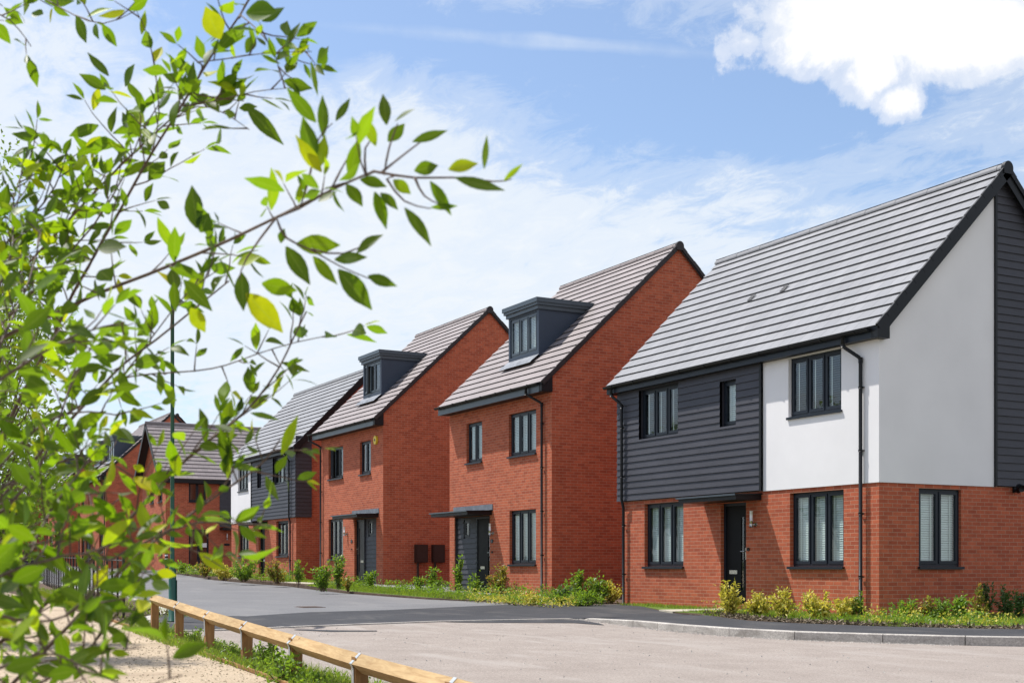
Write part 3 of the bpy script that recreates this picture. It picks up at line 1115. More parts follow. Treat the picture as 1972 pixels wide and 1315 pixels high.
# ---- type A: two storeys, render and boarding above brick, grey tiles
def house_a(name, uL, Wd, dz, label, mirror, spec):
    root = empty(name, (uL, 0, dz), label, 'house', 'new houses along the street')
    Dp = 6.2
    yr, zrg = 3.1, 8.49
    eave = (-0.21, 5.16)
    k = (zrg - eave[1]) / (yr - eave[0])
    rf = lambda y: eave[1] + k * ((y if y <= yr else 2 * yr - y) - eave[0]) - 0.04
    zb = 2.405
    top = 4.985
    # brick ground floor and plain brick left/back walls
    mb = MB()
    wins = spec['wins']
    low = [(a, b, c, d) for a, b, c, d, n in wins if c < 2] + [spec['door']]
    wall_holes(mb, 0, Wd, -0.5, zb, low, F)
    gw = spec.get('gable_win')
    Gf = G_at(Wd)
    gy0 = 0.0
    if mirror:                 # boarded return, then brick gable
        ret = spec['ret']
        wall_holes(mb, 0, Dp, -0.5, zb, [], Gf)
        y1 = ret
        mb.face([(Wd, y1, zb), (Wd, Dp, zb), (Wd, Dp, rf(Dp)), (Wd, yr, rf(yr)), (Wd, y1, rf(y1))],
                [(y1, zb), (Dp, zb), (Dp, rf(Dp)), (yr, rf(yr)), (y1, rf(y1))])
    else:
        wall_holes(mb, 0, Dp, -0.5, zb, [gw[:4]] if gw else [], Gf)
    mb.face([(0, Dp, -0.5), (0, 0, -0.5), (0, 0, rf(0)), (0, yr, rf(yr)), (0, Dp, rf(Dp))],
            [(Dp, -0.5), (0, -0.5), (0, rf(0)), (yr, rf(yr)), (Dp, rf(Dp))])
    mb.face([(Wd, Dp, -0.5), (0, Dp, -0.5), (0, Dp, 5), (Wd, Dp, 5)])
    mb.build('wall', M['brick'], root)
    # upper front: render one side, boarding the other
    up = [(a, b, c, d, n) for a, b, c, d, n in wins if c > 2]
    rx0, rx1 = spec['render']
    cx0, cx1 = spec['clad']
    rm = MB()
    fr = lambda a, d, z: Vector((a, d - 0.022, z))
    wall_holes(rm, rx0, rx1, zb - 0.01, top, [h[:4] for h in up if rx0 < h[0] < rx1], fr, 0.12)
    rm.face([(rx0, -0.022, zb - 0.01), (rx0, 0.0, zb - 0.01), (rx1, 0.0, zb - 0.01), (rx1, -0.022, zb - 0.01)])
    if not mirror:
        gx = Wd + 0.022
        y1 = spec['gable_split']
        rm.face([(gx, -0.022, zb - 0.01), (gx, y1, zb - 0.01), (gx, y1, rf(y1)), (gx, 0.0, rf(0)), (gx, -0.022, top)])
        rm.face([(Wd, -0.02, zb - 0.01), (Wd, y1, zb - 0.01), (gx, y1, zb - 0.01), (gx, -0.022, zb - 0.01)])
        rm.face([(rx1, -0.022, zb - 0.01), (gx, -0.022, zb - 0.01), (gx, -0.022, top), (rx1, -0.022, top)])
    else:
        rm.face([(rx0, -0.022, zb), (rx0, -0.022, top), (rx0, 0.0, top), (rx0, 0.0, zb)])
    rm.build('render_panel', M['render'], root)
    cl = MB()
    ch = [h[:4] for h in up if cx0 < h[0] < cx1]
    boarding(cl, F, zb + 0.012, top, lambda z: (cx0, cx1), ch, -0.05)
    for a, b, c, d in ch:
        for e in (a, b):
            cl.face([(e, -0.06, c), (e, -0.06, d), (e, 0.1, d), (e, 0.1, c)])
        cl.face([(a, -0.06, d), (b, -0.06, d), (b, 0.1, d), (a, 0.1, d)])
        cl.face([(a, -0.06, c), (b, -0.06, c), (b, 0.1, c), (a, 0.1, c)])
    cl.build('cladding', M['boards'], root)
    cl = MB()
    if mirror:
        # return on the near gable
        Gc = G_at(Wd + (cx1 - Wd))
        boarding(cl, Gc, zb + 0.012, rf(0) + 0.3, lambda z: (-0.05, ret if z < rf(ret) else ret), (), 0.0)
    else:
        Gc = G_at(Wd)
        y1 = spec['gable_split']

        def rg(z):
            # right-hand limit along the roof line
            yy = 2 * yr - (eave[0] + (z + 0.04 - eave[1]) / k) if z > rf(Dp) else Dp
            lo = max(y1 + 0.05, eave[0] + (z + 0.04 - eave[1]) / k if z > rf(y1) else 0)
            return (min(lo, yr), max(min(yy, Dp), yr))
        boarding(cl, Gc, zb + 0.012, rf(yr), rg, (), -0.03)
    cl.build('cladding', M['boards'], root)
    tr = MB()
    if not mirror:
        tr.box(cx1 - 0.055, cx1, -0.085, -0.02, zb - 0.005, top)
        tr.build('corner_trim', M['black'], root)
        tr = MB()
        tr.box(Wd + 0.023, Wd + 0.062, y1 - 0.01, y1 + 0.045, zb - 0.005, rf(y1))
    else:
        tr.box(cx0, cx0 + 0.05, -0.085, -0.02, zb - 0.005, top)
    tr.build('corner_trim', M['black'], root)
    for i, (a, b, c, d, n) in enumerate(wins):
        window(root, F, a, b, c, d, n, 0.09 if c < 2 else 0.055, spec['blind'], tilt=1.15 if c < 2 or n == 1 else 0.12, seed=i + int(abs(uL)))
    if gw:
        window(root, Gf, *gw[:4], gw[4], 0.06, spec['blind'], tilt=1.1, seed=9)
    dr = spec['door']
    door(root, dr[0], dr[1], dr[2], dr[3], 0.10, spec.get('hinge', True))
    canopy(root, *spec['canopy'], 2.36, 0.70)
    wall_light(root, *spec['light'])
    # eaves
    x0, x1 = spec['roofx']
    ro = roof(root, x0, x1, eave, (yr, zrg), M['tile_grey'], M['ridge_grey'], M['black'], 0.20, False)
    fa = MB()
    fa.box(x0 + 0.03, x1 - 0.025, -0.200, -0.178, 4.975, 5.155)
    fa.build('fascia', M['anthracite'], root)
    so = MB()
    so.box(x0 + 0.03, x1 - 0.025, -0.177, 0.0, 4.975, 4.985)
    so.box(x1 - 0.155, x1 + 0.006, -0.205, 0.09, 4.965, 5.19)
    so.box(x0 - 0.006, x0 + 0.155, -0.205, 0.09, 4.965, 5.19)
    so.build('soffit', M['black'], root)
    gutter(root, x0 - 0.03, x1 - 0.16, -0.255, 5.145)
    for x, xt, offs in spec['pipes']:
        downpipe(root, x, xt, -0.255, 5.14, -0.15, -0.125 if offs else -0.075, 'black', offs)
    return root, ro


ax = lambda v: v
h1, roof1 = house_a('rendered_house', -8.38, 8.38, 0.0,
                    'nearest house, white render and dark boards over red brick, grey tiled roof with white gable', False,
                    dict(wins=[(0.90, 2.42, 0.875, 2.315, 3), (5.96, 7.47, 0.875, 2.315, 3), (0.76, 2.30, 3.81, 4.945, 3), (3.80, 4.34, 3.81, 4.77, 1),
                               (5.94, 7.43, 3.80, 4.955, 3)],
                         door=(3.76, 4.60, 0.10, 2.205), gable_win=(0.98, 2.07, 0.875, 2.315, 2), render=(5.17, 8.38), clad=(-0.17, 5.17), gable_split=2.93,
                         canopy=(3.12, 5.13), light=(4.87, 1.67), roofx=(-0.39, 8.55), blind=1.0,
                         pipes=[(7.99, 7.72, None), (0.13, -0.12, (2.35, -0.075))]))
# bell push, security lamp and two roof vents
b = MB()
b.tube([(4.69, -0.002, 1.23), (4.69, -0.03, 1.23)], 0.035, 14)
b.build('door_bell', M['black'], h1, True)
b = MB()
b.box(8.40, 8.44, 3.43, 3.53, 2.30, 2.40)
b.tube([(8.44, 3.48, 2.36), (8.52, 3.45, 2.32), (8.58, 3.44, 2.38)], 0.045, 10)
b.tube([(8.52, 3.45, 2.42), (8.64, 3.42, 2.36)], [0.05, 0.07], 12)
b.build('security_lamp', M['black'], h1, True)
for vx in (2.98, 4.08):
    b = MB()
    kk = (8.49 - 5.16) / 3.31
    for i in range(3):
        y = 1.32 + i * 0.05
        z = 5.16 + kk * (y + 0.21) + 0.055
        b.obox((vx, y, z), (0.15, 0, 0), (0, 0.035, 0.035 * kk), (0, -0.008, 0.010))
    b.build('roof_vent', M['vent'], roof1)

h4, _ = house_a('rendered_house', -40.9, 8.98, 0.42,
                'grey boarded and white rendered house with grey tiles between brick townhouse and gable-fronted house', True,
                dict(wins=[(6.48, 8.05, 0.875, 2.315, 3), (1.07, 2.65, 0.875, 2.315, 3), (6.21, 7.91, 3.81, 4.945, 3), (4.08, 4.62, 3.81, 4.77, 1),
                           (1.10, 2.65, 3.81, 4.945, 3)],
                     door=(4.08, 4.95, 0.05, 2.205), render=(0.0, 3.20), clad=(3.20, 9.06), ret=0.62, canopy=(3.25, 5.35), light=(3.75, 1.67),
                     roofx=(-0.2, 9.30), blind=None, hinge=False, pipes=[(8.45, 8.30, (2.35, -0.075))]))


# ---- type B: three-storey brick townhouse with dormer, brown tiles
def dormer(ro_parent, x0, x1, yf, zb, zt, ztop, eave, k, open_left, blind):
    mb = MB()
    # cheeks and front surround
    yb = lambda z: eave[0] + (z - eave[1]) / k
    t = 0.10
    mb.box(x0, x0 + t, yf, yf + 0.10, zb, zt)
    mb.box(x1 - t, x1, yf, yf + 0.10, zb, zt)
    mb.box(x0 + t, x1 - t, yf + 0.002, yf + 0.10, zb, zb + 0.14)
    mb.box(x0 + t, x1 - t, yf + 0.002, yf + 0.10, zt - 0.07, zt)
    for x, s_ in ((x0, -1), (x1, 1)):
        q = [(x, yf + 0.1, zb - 0.1), (x, yf + 0.1, zt), (x, yb(zt) + 0.15, zt)]
        mb.face(q if s_ < 0 else q[::-1])
    d = mb.build('dormer', M['dormer'], ro_parent)
    rt = MB()
    for i, (o, za, zc) in enumerate(((0.0, zt - 0.02, zt + 0.085), (0.05, zt + 0.0855, zt + 0.16), (0.085, zt + 0.1605, ztop))):
        rt.box(x0 - 0.06 - o, x1 + 0.06 + o, yf - 0.06 - o, yb(ztop) + 0.1, za, zc)
    rt.build('dormer_roof', M['fascia'], d)
    fl = MB()
    z1 = zb + 0.02
    fl.face([(x0 - 0.05, yf - 0.004, z1 + 0.02), (x0 - 0.05, yf - 0.22, z1 - 0.16), (x1 + 0.02, yf - 0.22, z1 - 0.16), (x1 + 0.02, yf - 0.004, z1 + 0.02)])
    n = 14
    for i in range(n):
        a = x0 - 0.05 + (x1 - x0 + 0.07) * i / n
        c = x0 - 0.05 + (x1 - x0 + 0.07) * (i + 1) / n
        j = rng.uniform(0, 0.02)
        fl.face([(a, yf - 0.20, z1 - 0.135 + j), (a, yf - 0.30, z1 - 0.235), (c, yf - 0.30, z1 - 0.235), (c, yf - 0.20, z1 - 0.135 + j)])
    fl.build('dormer_flashing', M['lead'], d)
    fn = lambda a, dd, z: Vector((a, yf + dd, z))
    wd = window(ro_parent, fn, x0 + t + 0.005, x1 - t - 0.005, zb + 0.145, zt - 0.075, 3, 0.03, blind, False, open_left, M['fascia'], 1.15, seed=3, lin=0.02)
    return d


def house_b(name, uL, Wd, dz, label, mirror, spec):
    root = empty(name, (uL, spec.get('y0', 0.0), dz), label, 'house', 'new houses along the street')
    Dp = 8.0
    yr, zrg = 4.0, 9.62
    eave = (-0.33, 5.57)
    k = (zrg - eave[1]) / (yr - eave[0])
    rf = lambda y: eave[1] + k * ((y if y <= yr else 2 * yr - y) - eave[0]) - 0.03
    mb = MB()
    wins = spec['wins']
    pn = spec['panel']
    dr = spec['door']
    ent = (min(pn[0], dr[0]), max(pn[1], dr[1]), -0.2, 2.27)
    wall_holes(mb, 0, Wd, -0.5, 5.36, [w_[:4] for w_ in wins] + [ent], F)
    wall_holes(mb, 0, Dp, -0.5, 5.36, [], G_at(Wd))
    gable_top(mb, Wd, Dp, 5.36, rf)
    mb.face([(0, Dp, -0.5), (0, 0, -0.5), (0, 0, rf(0)), (0, yr, rf(yr)), (0, Dp, rf(Dp))],
            [(Dp, -0.5), (0, -0.5), (0, rf(0)), (yr, rf(yr)), (Dp, rf(Dp))])
    mb.face([(Wd, Dp, -0.5), (0, Dp, -0.5), (0, Dp, 5.3), (Wd, Dp, 5.3)])
    mb.build('wall', M['brick'], root)
    for i, w_ in enumerate(wins):
        window(root, F, *w_, 0.08, spec['blind'], open_left=(i in spec.get('open', ())), tilt=1.1, seed=i + 5)
    door(root, dr[0], dr[1], 0.12, 2.25, 0.10, not mirror, spec.get('doormat', 'door'))
    cl = MB()
    pw = spec['panelwin']
    boarding(cl, F, -0.15, 2.26, lambda z: (pn[0] + 0.002, pn[1]), [pw[:4]], 0.09)
    cl.box(pn[0] - 0.0, pn[0] + 0.03, 0.03, 0.1, -0.15, 2.26)
    cl.build('cladding', M['boards'], root)
    window(root, F, *pw, 1, 0.10, None, False, seed=1)
    canopy(root, *spec['canopy'], 2.41, 0.82, 0.11, 0.17)
    wall_light(root, *spec['light'])
    plaque(root, *spec['plaque'])
    b_ = MB()
    b_.tube([(spec['plaque'][0] + 0.02, -0.002, 1.22), (spec['plaque'][0] + 0.02, -0.025, 1.22)], 0.028, 10)
    b_.build('door_bell', M['black'], root, True)
    x0, x1 = -0.12, Wd + 0.07
    sl = lambda z: (z - eave[1]) / k * math.hypot(1, k)
    d0, d1 = spec['dormer']
    ro = roof(root, x0, x1, eave, (yr, zrg), M['tile_brown'], M['ridge_brown'], M['verge_brown'], 0.085, False,
              holes=[(d0 + 0.02, d1 - 0.02, sl(6.75) + 0.2, sl(8.10))])
    dormer(root, d0, d1, 0.72, 6.63, 7.93, 8.21, eave, k, spec.get('dopen', False), spec['dblind'])
    fa = MB()
    fa.box(x0 + 0.02, x1 - 0.16, -0.335, -0.310, 5.34, 5.56)
    fa.build('fascia', M['fascia'], root)
    so = MB()
    so.box(x0 + 0.02, x1 - 0.03, -0.309, 0.0, 5.345, 5.355)
    so.box(x1 - 0.155, x1 - 0.03, -0.33, -0.001, 5.356, 5.56)
    so.prism([(-0.30, 5.365), (-0.002, 5.365), (-0.002, rf(0) - 0.02)], Wd + 0.001, Wd + 0.045)
    so.build('soffit', M['black'], root)
    gutter(root, x0 - 0.25 if mirror else x0 - 0.05, x1 - 0.14, -0.395, 5.565)
    for x, xt in spec['pipes']:
        downpipe(root, x, xt, -0.395, 5.56, -0.1, -0.07)
    return root


h2 = house_b('brick_townhouse', -17.87, 6.13, 0.06, 'tall red brick townhouse with dormer, nearest one to the white gabled house', False,
             dict(wins=[(3.81, 5.29, 0.875, 2.345, 3), (1.14, 2.15, 3.83, 4.99, 2), (3.77, 5.30, 3.83, 5.0, 3)], panel=(0.34, 1.62), door=(1.62, 2.63),
                  panelwin=(0.80, 1.22, 1.64, 2.19), canopy=(0.32, 2.80), light=(2.80, 1.69), plaque=(2.77, 1.53), dormer=(2.42, 4.17), blind=1.0, dblind=1.0,
                  pipes=[(5.72, 5.45)]))
h3 = house_b('brick_townhouse', -29.03, 6.0, 0.27, 'tall red brick townhouse with dormer and yellow alarm box, two meter boxes on its gable', True,
             dict(wins=[(0.78, 2.26, 0.875, 2.345, 3), (0.77, 2.27, 3.82, 4.97, 3), (3.89, 4.91, 3.81, 4.95, 2)], panel=(4.20, 5.40), door=(3.37, 4.20),
                  panelwin=(4.50, 4.90, 1.64, 2.20), canopy=(3.20, 5.62), light=(2.62, 1.70), plaque=(3.12, 1.50), dormer=(2.42, 4.11), blind=None, dblind=None,
                  open=(1,), dopen=True, doormat='door_grey', pipes=[(0.10, -0.25)]))
b = MB()
ring = [(5.42 + 0.13 * math.cos(R(d)), 4.90 + 0.15 * math.sin(R(d))) for d in range(0, 360, 20)]
b.face([(a, -0.07, c) for a, c in ring])
for (a, c), (a2, c2) in zip(ring, ring[1:] + ring[:1]):
    b.face([(a, -0.07, c), (a, -0.001, c), (a2, -0.001, c2), (a2, -0.07, c2)])
al = b.build('alarm_box', M['yellow'], h3)
b = MB()
b.tube([(5.42, -0.07, 4.9), (5.42, -0.085, 4.9)], 0.035, 12)
b.build('alarm_badge', M['darkmark'], al)
for y0 in (1.14, 1.78):
    b = MB()
    b.box(6.001, 6.17, y0, y0 + 0.44, 0.74, 1.35)
    b.box(6.171, 6.185, y0 + 0.03, y0 + 0.41, 0.77, 1.32)
    mbx = b.build('meter_box', M['meter'], h3)
    b = MB()
    b.tube([(6.05, y0 + 0.12, 0.739), (6.05, y0 + 0.12, -0.2)], 0.035, 8)
    b.build('conduit', M['meter'], mbx)


# ---- gable-fronted brick house turned to the side street
def house_c():
    root = empty('gable_fronted_house', (-58.6, -0.1, 0.60),
                 'brick house turned end-on, its brown tiled roof slope and dark patio door facing the junction', 'house', 'new houses along the street')
    Wd, Dp = 5.6, 11.0
    xr, zrg = 2.8, 8.25
    xe, ze = Wd + 0.35, 5.00
    k = (zrg - ze) / (xe - xr)
    rf = lambda x: zrg - k * abs(x - xr) - 0.03
    mb = MB()
    fw = [(2.0, 2.85, 0.9, 2.3), (3.9, 4.85, 0.9, 2.3), (2.0, 2.85, 3.8, 4.9), (3.9, 4.85, 3.8, 4.9)]
    wall_holes(mb, 0, Wd, -0.6, 5.05, fw, F)
    mb.face([(0, 0, 5.05), (Wd, 0, 5.05), (Wd, 0, rf(Wd)), (xr, 0, rf(xr)), (0, 0, rf(0))])
    Gf = G_at(Wd)
    sd = [(1.25, 2.35, 0.05, 2.28), (1.25, 2.20, 3.80, 4.85)]
    wall_holes(mb, 0, Dp, -0.6, 5.05, sd, Gf)
    mb.face([(0, Dp, -0.6), (0, 0, -0.6), (0, 0, 5.05), (0, Dp, 5.05)])
    mb.face([(Wd, Dp, -0.6), (0, Dp, -0.6), (0, Dp, 5.05), (Wd, Dp, 5.05)])
    mb.face([(Wd, Dp, 5.05), (0, Dp, 5.05), (0, Dp, rf(0)), (xr, Dp, rf(xr)), (Wd, Dp, rf(Wd))])
    mb.build('wall', M['brick'], root)
    for h in fw:
        window(root, F, *h, 2, 0.08, None)
    window(root, Gf, *sd[1], 2, 0.08, None)
    pd = window(root, Gf, *sd[0], 2, 0.08, None, False)
    pd.name = 'patio_door'
    b_ = MB()
    b_.box(Wd - 0.088, Wd - 0.078, 1.98, 2.26, 1.32, 1.55)
    nt = b_.build('paper_notice', M['white'], pd)
    cl = MB()
    boarding(cl, Gf, 2.45, 5.0, lambda z: (2.95, 6.5), (), -0.03)
    cl.build('cladding', M['boards'], root)
    cn = MB()
    cn.box(Wd + 0.001, Wd + 0.6, 2.95, 5.5, 2.26, 2.40)
    cn.build('canopy', M['black'], root)
    lp = MB()
    lp.tube([(Wd + 0.08, 3.35, 1.72), (Wd + 0.08, 3.35, 1.86)], 0.035, 10)
    lo = lp.build('wall_lamp', M['steel'], root, True)
    lp = MB()
    lp.tube([(Wd + 0.08, 3.35, 1.861), (Wd + 0.08, 3.35, 2.08)], 0.032, 10)
    lp.build('lamp_tube', M['opal'], lo, True)
    lp = MB()
    lp.box(Wd + 0.002, Wd + 0.03, 3.2, 3.5, 1.42, 1.54)
    lp.build('number_plaque', M['black'], root)
    # roof with the ridge along y
    L = math.hypot(xe - xr, zrg - ze)
    n = round(L / 0.305)
    rb = MB()
    for s_ in (1, -1):
        for i in range(n):
            def pt(y, t, h):
                f_ = t / n
                x = xe - (xe - xr) * f_
                z = ze + (zrg - ze) * f_
                nx, nz = (zrg - ze) / L, (xe - xr) / L
                x, z = x + nx * h, z + nz * h
                return Vector((x if s_ > 0 else 2 * xr - x, y, z))
            q = [pt(-0.45, i, 0.036), pt(Dp + .3, i, 0.036), pt(Dp + .3, i + 1.03, 0.006), pt(-0.45, i + 1.03, 0.006)]
            uv = [(-0.45, i * .305 + .002), (Dp, i * .305 + .002), (Dp, i * .305 + .303), (-0.45, i * .305 + .303)]
            rb.face(q if s_ > 0 else q[::-1], uv if s_ > 0 else uv[::-1])
            q = [pt(-0.45, i, 0), pt(Dp + .3, i, 0), pt(Dp + .3, i, 0.036), pt(-0.45, i, 0.036)]
            rb.face(q if s_ > 0 else q[::-1])
        rb.face([pt(-0.45, 0, -.02), pt(-0.45, n, -.02), pt(Dp + .3, n, -.02), pt(Dp + .3, 0, -.02)])
    ro = rb.build('roof', M['tile_brown'], root)
    rd = MB()
    rd.tube([(xr, -0.46, zrg - 0.02), (xr, Dp + 0.3, zrg - 0.02)], 0.12, 12)
    rd.build('ridge', M['ridge_brown'], ro, True)
    vg = MB()
    for s_ in (1, -1):
        def pt2(f_, h, y):
            x = xe - (xe - xr) * f_
            z = ze + (zrg - ze) * f_
            x, z = x + (zrg - ze) / L * h, z + (xe - xr) / L * h
            return Vector((x if s_ > 0 else 2 * xr - x, y, z))
        o = pt2(0, -0.20, -0.47)
        vg.obox(o, pt2(1, -0.20, -0.47) - o, Vector((0, 0.03, 0)), pt2(0, 0.05, -0.47) - o)
        o = pt2(0, -0.03, -0.44)
        vg.obox(o, pt2(1, -0.03, -0.44) - o, Vector((0, 0.44, 0)), pt2(0, -0.022, -0.44) - o)
    vg.build('bargeboard', M['verge_brown'], ro)
    fa = MB()
    fa.box(xe - 0.03, xe, -0.44, Dp, ze - 0.22, ze - 0.02)
    fa.box(Wd + 0.001, xe - 0.031, -0.44, Dp, ze - 0.22, ze - 0.20)
    fa.build('fascia', M['black'], root)
    return root


house_c()
h6 = house_b('brick_townhouse', -73.2, 8.8, 0.86, 'far brick townhouse with two dormers, half hidden behind the gable-fronted house', False,
             dict(wins=[(0.5, 1.6, 0.875, 2.345, 2), (6.6, 7.9, 0.875, 2.345, 3), (0.5, 1.5, 3.83, 4.99, 2), (6.7, 8.0, 3.83, 5.0, 3), (3.0, 3.4, 3.83, 5.0, 1)],
                  panel=(2.2, 2.9), door=(2.9, 3.9), panelwin=(2.4, 2.7, 1.64, 2.19), canopy=(1.0, 4.1), light=(1.9, 1.69), plaque=(1.95, 1.5), dormer=(5.6, 7.6),
                  blind=None, dblind=None, pipes=[(8.6, 8.4), (0.1, -0.2)], y0=-1.0))
dormer(h6, 1.2, 3.2, 0.72, 6.63, 7.93, 8.21, (-0.33, 5.57), (9.62 - 5.57) / 4.33, False, None)
h7 = house_b('brick_townhouse', -86.6, 6.1, 0.95, 'small far brick townhouse between the twin-dormer house and the distant boarded house', True,
             dict(wins=[(0.78, 2.26, 0.875, 2.345, 3), (0.77, 2.27, 3.82, 4.97, 3), (3.89, 4.91, 3.81, 4.95, 2)], panel=(4.20, 5.40), door=(3.37, 4.20),
                  panelwin=(4.50, 4.90, 1.64, 2.20), canopy=(3.20, 5.62), light=(2.62, 1.70), plaque=(3.12, 1.50), dormer=(2.42, 4.11), blind=None, dblind=None,
                  pipes=[(0.10, -0.25)], y0=-1.0))
h8, _ = house_a('rendered_house', -108.6, 8.98, 1.15, 'most distant grey boarded and white rendered house at the far end of the street', True,
                dict(wins=[(6.48, 8.05, 0.875, 2.315, 3), (1.07, 2.65, 0.875, 2.315, 3), (6.21, 7.91, 3.81, 4.945, 3), (4.08, 4.62, 3.81, 4.77, 1),
                           (1.10, 2.65, 3.81, 4.945, 3)],
                     door=(4.08, 4.95, 0.05, 2.205), render=(0.0, 3.20), clad=(3.20, 9.06), ret=0.62, canopy=(0.3, 5.35), light=(3.75, 1.67),
                     roofx=(-0.2, 9.30), blind=None, hinge=False, pipes=[(8.45, 8.30, (2.35, -0.075))]))
h8.location.y = -1.0


def house_plain(name, x, y, dz, Wd, Dp, label):
    """a brick house of the next street of which only gable and roof show"""
    root = empty(name, (x, y, dz), label, 'house', 'new houses along the street')
    yr = Dp / 2
    zrg = 5.2 + yr + 0.3
    eave = (-0.3, 5.2)
    k = (zrg - eave[1]) / (yr - eave[0])
    rf = lambda v: eave[1] + k * ((v if v <= yr else 2 * yr - v) - eave[0]) - 0.03
    mb = MB()
    wn = [(1.0, 2.4, 3.8, 4.9), (3.6, 5.0, 3.8, 4.9), (1.0, 2.4, 0.9, 2.3)]
    wall_holes(mb, 0, Wd, -0.5, 5.2, wn, F)
    wall_holes(mb, 0, Dp, -0.5, 5.2, [], G_at(Wd))
    gable_top(mb, Wd, Dp, 5.2, rf)
    mb.face([(0, Dp, -0.5), (0, 0, -0.5), (0, 0, rf(0)), (0, yr, rf(yr)), (0, Dp, rf(Dp))])
    mb.face([(Wd, Dp, -0.5), (0, Dp, -0.5), (0, Dp, 5.2), (Wd, Dp, 5.2)])
    mb.build('wall', M['brick'], root)
    for q in wn:
        window(root, F, *q, 2, 0.08, None)
    roof(root, -0.1, Wd + 0.08, eave, (yr, zrg), M['tile_brown'], M['ridge_brown'], M['verge_brown'], 0.085)
    return root


_a = at(341, 797, 96)
house_plain('brick_house', _a.x - 6.2, _a.y - 4.0, _a.z - 9.55, 6.2, 8.0, 'brick gable peeping over the ridge of the gable-fronted house')
_a = at(236, 828, 108)
house_plain('brick_house', _a.x - 6.2, _a.y - 4.0, _a.z - 9.55, 6.2, 8.0, 'brick gable peak showing just above the far twin dormers')

# ------------------------------------------------------------------ ground, roads, kerbs
sheet('ground', [(-400, -400), (300, -400), (300, 400), (-400, 400)], lambda x, y: min(zp(x), zr(x)) - 0.09, 0, M['earth'], 6)
sheet('plot_soil', [(-130, -2.0), (-46, -0.9), (-36, -2.2), (-26.5, -2.2), (-23, -2.7), (-18, -3.3), (-12.5, -3.25), (-9.5, -2.5), (-8.2, -3.05), (-6.1, -3.35),
                    (-7.0, -1.2), (-7.4, -0.45), (-4.1, -1.75), (-2.3, -2.15), (0.14, -3.05), (1.13, -2.98), (2.63, -2.56), (3.75, -1.93), (4.4, -1.4), (6.5, 1.0),
                    (8.0, 14), (-130, 14)], zp, -0.012, M['soil'])
sheet('road', [(-140, -14), (-60, -9.0), (-18.5, -9.6), (-11.5, -10.3), (-8.9, -10.62), (-6.6, -11.2), (-5.4, -10.0), (-6.5, -8.4), (-6.8, -6.7), (-7.5, -5.2), (-8.6, -2.6),
               (-9.5, -2.3), (-12.5, -3.05), (-18, -3.1), (-23, -2.5), (-26.5, -1.9), (-36, -2.0), (-46, -0.7), (-50.5, -0.7), (-50.5, 14), (-46.2, 14), (-46, -0.7),
               (-50.5, -0.75), (-53, -2.6), (-62, -3.2), (-140, -3.2)], zr, 0.004, M['grey_road'])
sheet('crossing', [(-2.0, -12.35), (-2.05, -11.3), (-2.3, -10.36), (-2.57, -8.9), (-2.85, -7.37), (-2.75, -4.80), (-2.9, -4.0), (-3.0, -1.0), (-7.8, -0.2), (-7.9, -2.1), (-8.75, -2.55),
                   (-7.6, -5.2), (-6.9, -6.7), (-6.6, -8.4), (-5.5, -10.0), (-6.7, -11.2), (-5.5, -11.75), (-3.3, -12.1)], zr, 0.008, M['dark_tarmac'], 0.5)
sheet('dusty_road', [(-2.0, -12.4), (-2.05, -11.3), (-2.3, -10.36), (-2.57, -8.9), (-2.85, -7.37), (-2.75, -4.72), (-0.8, -4.55), (60, 12), (60, -14), (10, -13.2), (2, -12.6)],
      zr, 0.0, M['pale_road'])
KT = [(-2.70, -4.60), (-2.30, -4.74), (-0.83, -4.752), (0.04, -4.86), (0.90, -4.96), (2.06, -4.98), (3.30, -4.80), (4.42, -4.228), (5.32, -3.658), (5.90, -3.10), (7.2, -1.6), (8.6, 0.6), (10, 4), (11, 12)]


def kz(i, x):
    return {0: -0.085, 1: -0.045}.get(i, -0.03)


def inset(pts, d):
    out = []
    for i, (x, y) in enumerate(pts):
        a = pts[max(i - 1, 0)]
        b_ = pts[min(i + 1, len(pts) - 1)]
        tx, ty = b_[0] - a[0], b_[1] - a[1]
        L = math.hypot(tx, ty)
        out.append((x - ty / L * d, y + tx / L * d))
    return out


kb = MB()
K2 = inset(KT, 0.125)
tot = 0
for i in range(len(KT) - 1):
    (x0, y0), (x1, y1) = KT[i], KT[i + 1]
    (a0, b0), (a1, b1) = K2[i], K2[i + 1]
    L = math.hypot(x1 - x0, y1 - y0)
    m_ = max(1, round(L / 0.9))
    for j in range(m_):
        f0, f1 = j / m_ + 0.006 / L, (j + 1) / m_ - 0.006 / L
        P0 = Vector((x0 + (x1 - x0) * f0, y0 + (y1 - y0) * f0, 0))
        P1 = Vector((x0 + (x1 - x0) * f1, y0 + (y1 - y0) * f1, 0))
        Q0 = Vector((a0 + (a1 - a0) * f0, b0 + (b1 - b0) * f0, 0))
        Q1 = Vector((a0 + (a1 - a0) * f1, b0 + (b1 - b0) * f1, 0))
        z0, z1 = [kz(i, 0) + (kz(i + 1, 0) - kz(i, 0)) * f for f in (f0, f1)]
        up0, up1 = Vector((0, 0, z0)), Vector((0, 0, z1))
        dn = Vector((0, 0, -0.4))
        n_ = (Q0 - P0).normalized() * 0.012
        c = Vector((0, 0, 0.012))
        kb.face([P0 + dn, P1 + dn, P1 + up1 - c, P0 + up0 - c])
        kb.face([P0 + up0 - c, P1 + up1 - c, P1 + up1 + n_, P0 + up0 + n_])
        kb.face([P0 + up0 + n_, P1 + up1 + n_, Q1 + up1, Q0 + up0])
        kb.face([P0 + up0 - c, P0 + up0 + n_, Q0 + up0, Q0 + dn, P0 + dn])
        kb.face([P1 + dn, Q1 + dn, Q1 + up1, P1 + up1 + n_, P1 + up1 - c])
tag(kb.build('kerb', M['kerb']), kind='structure')
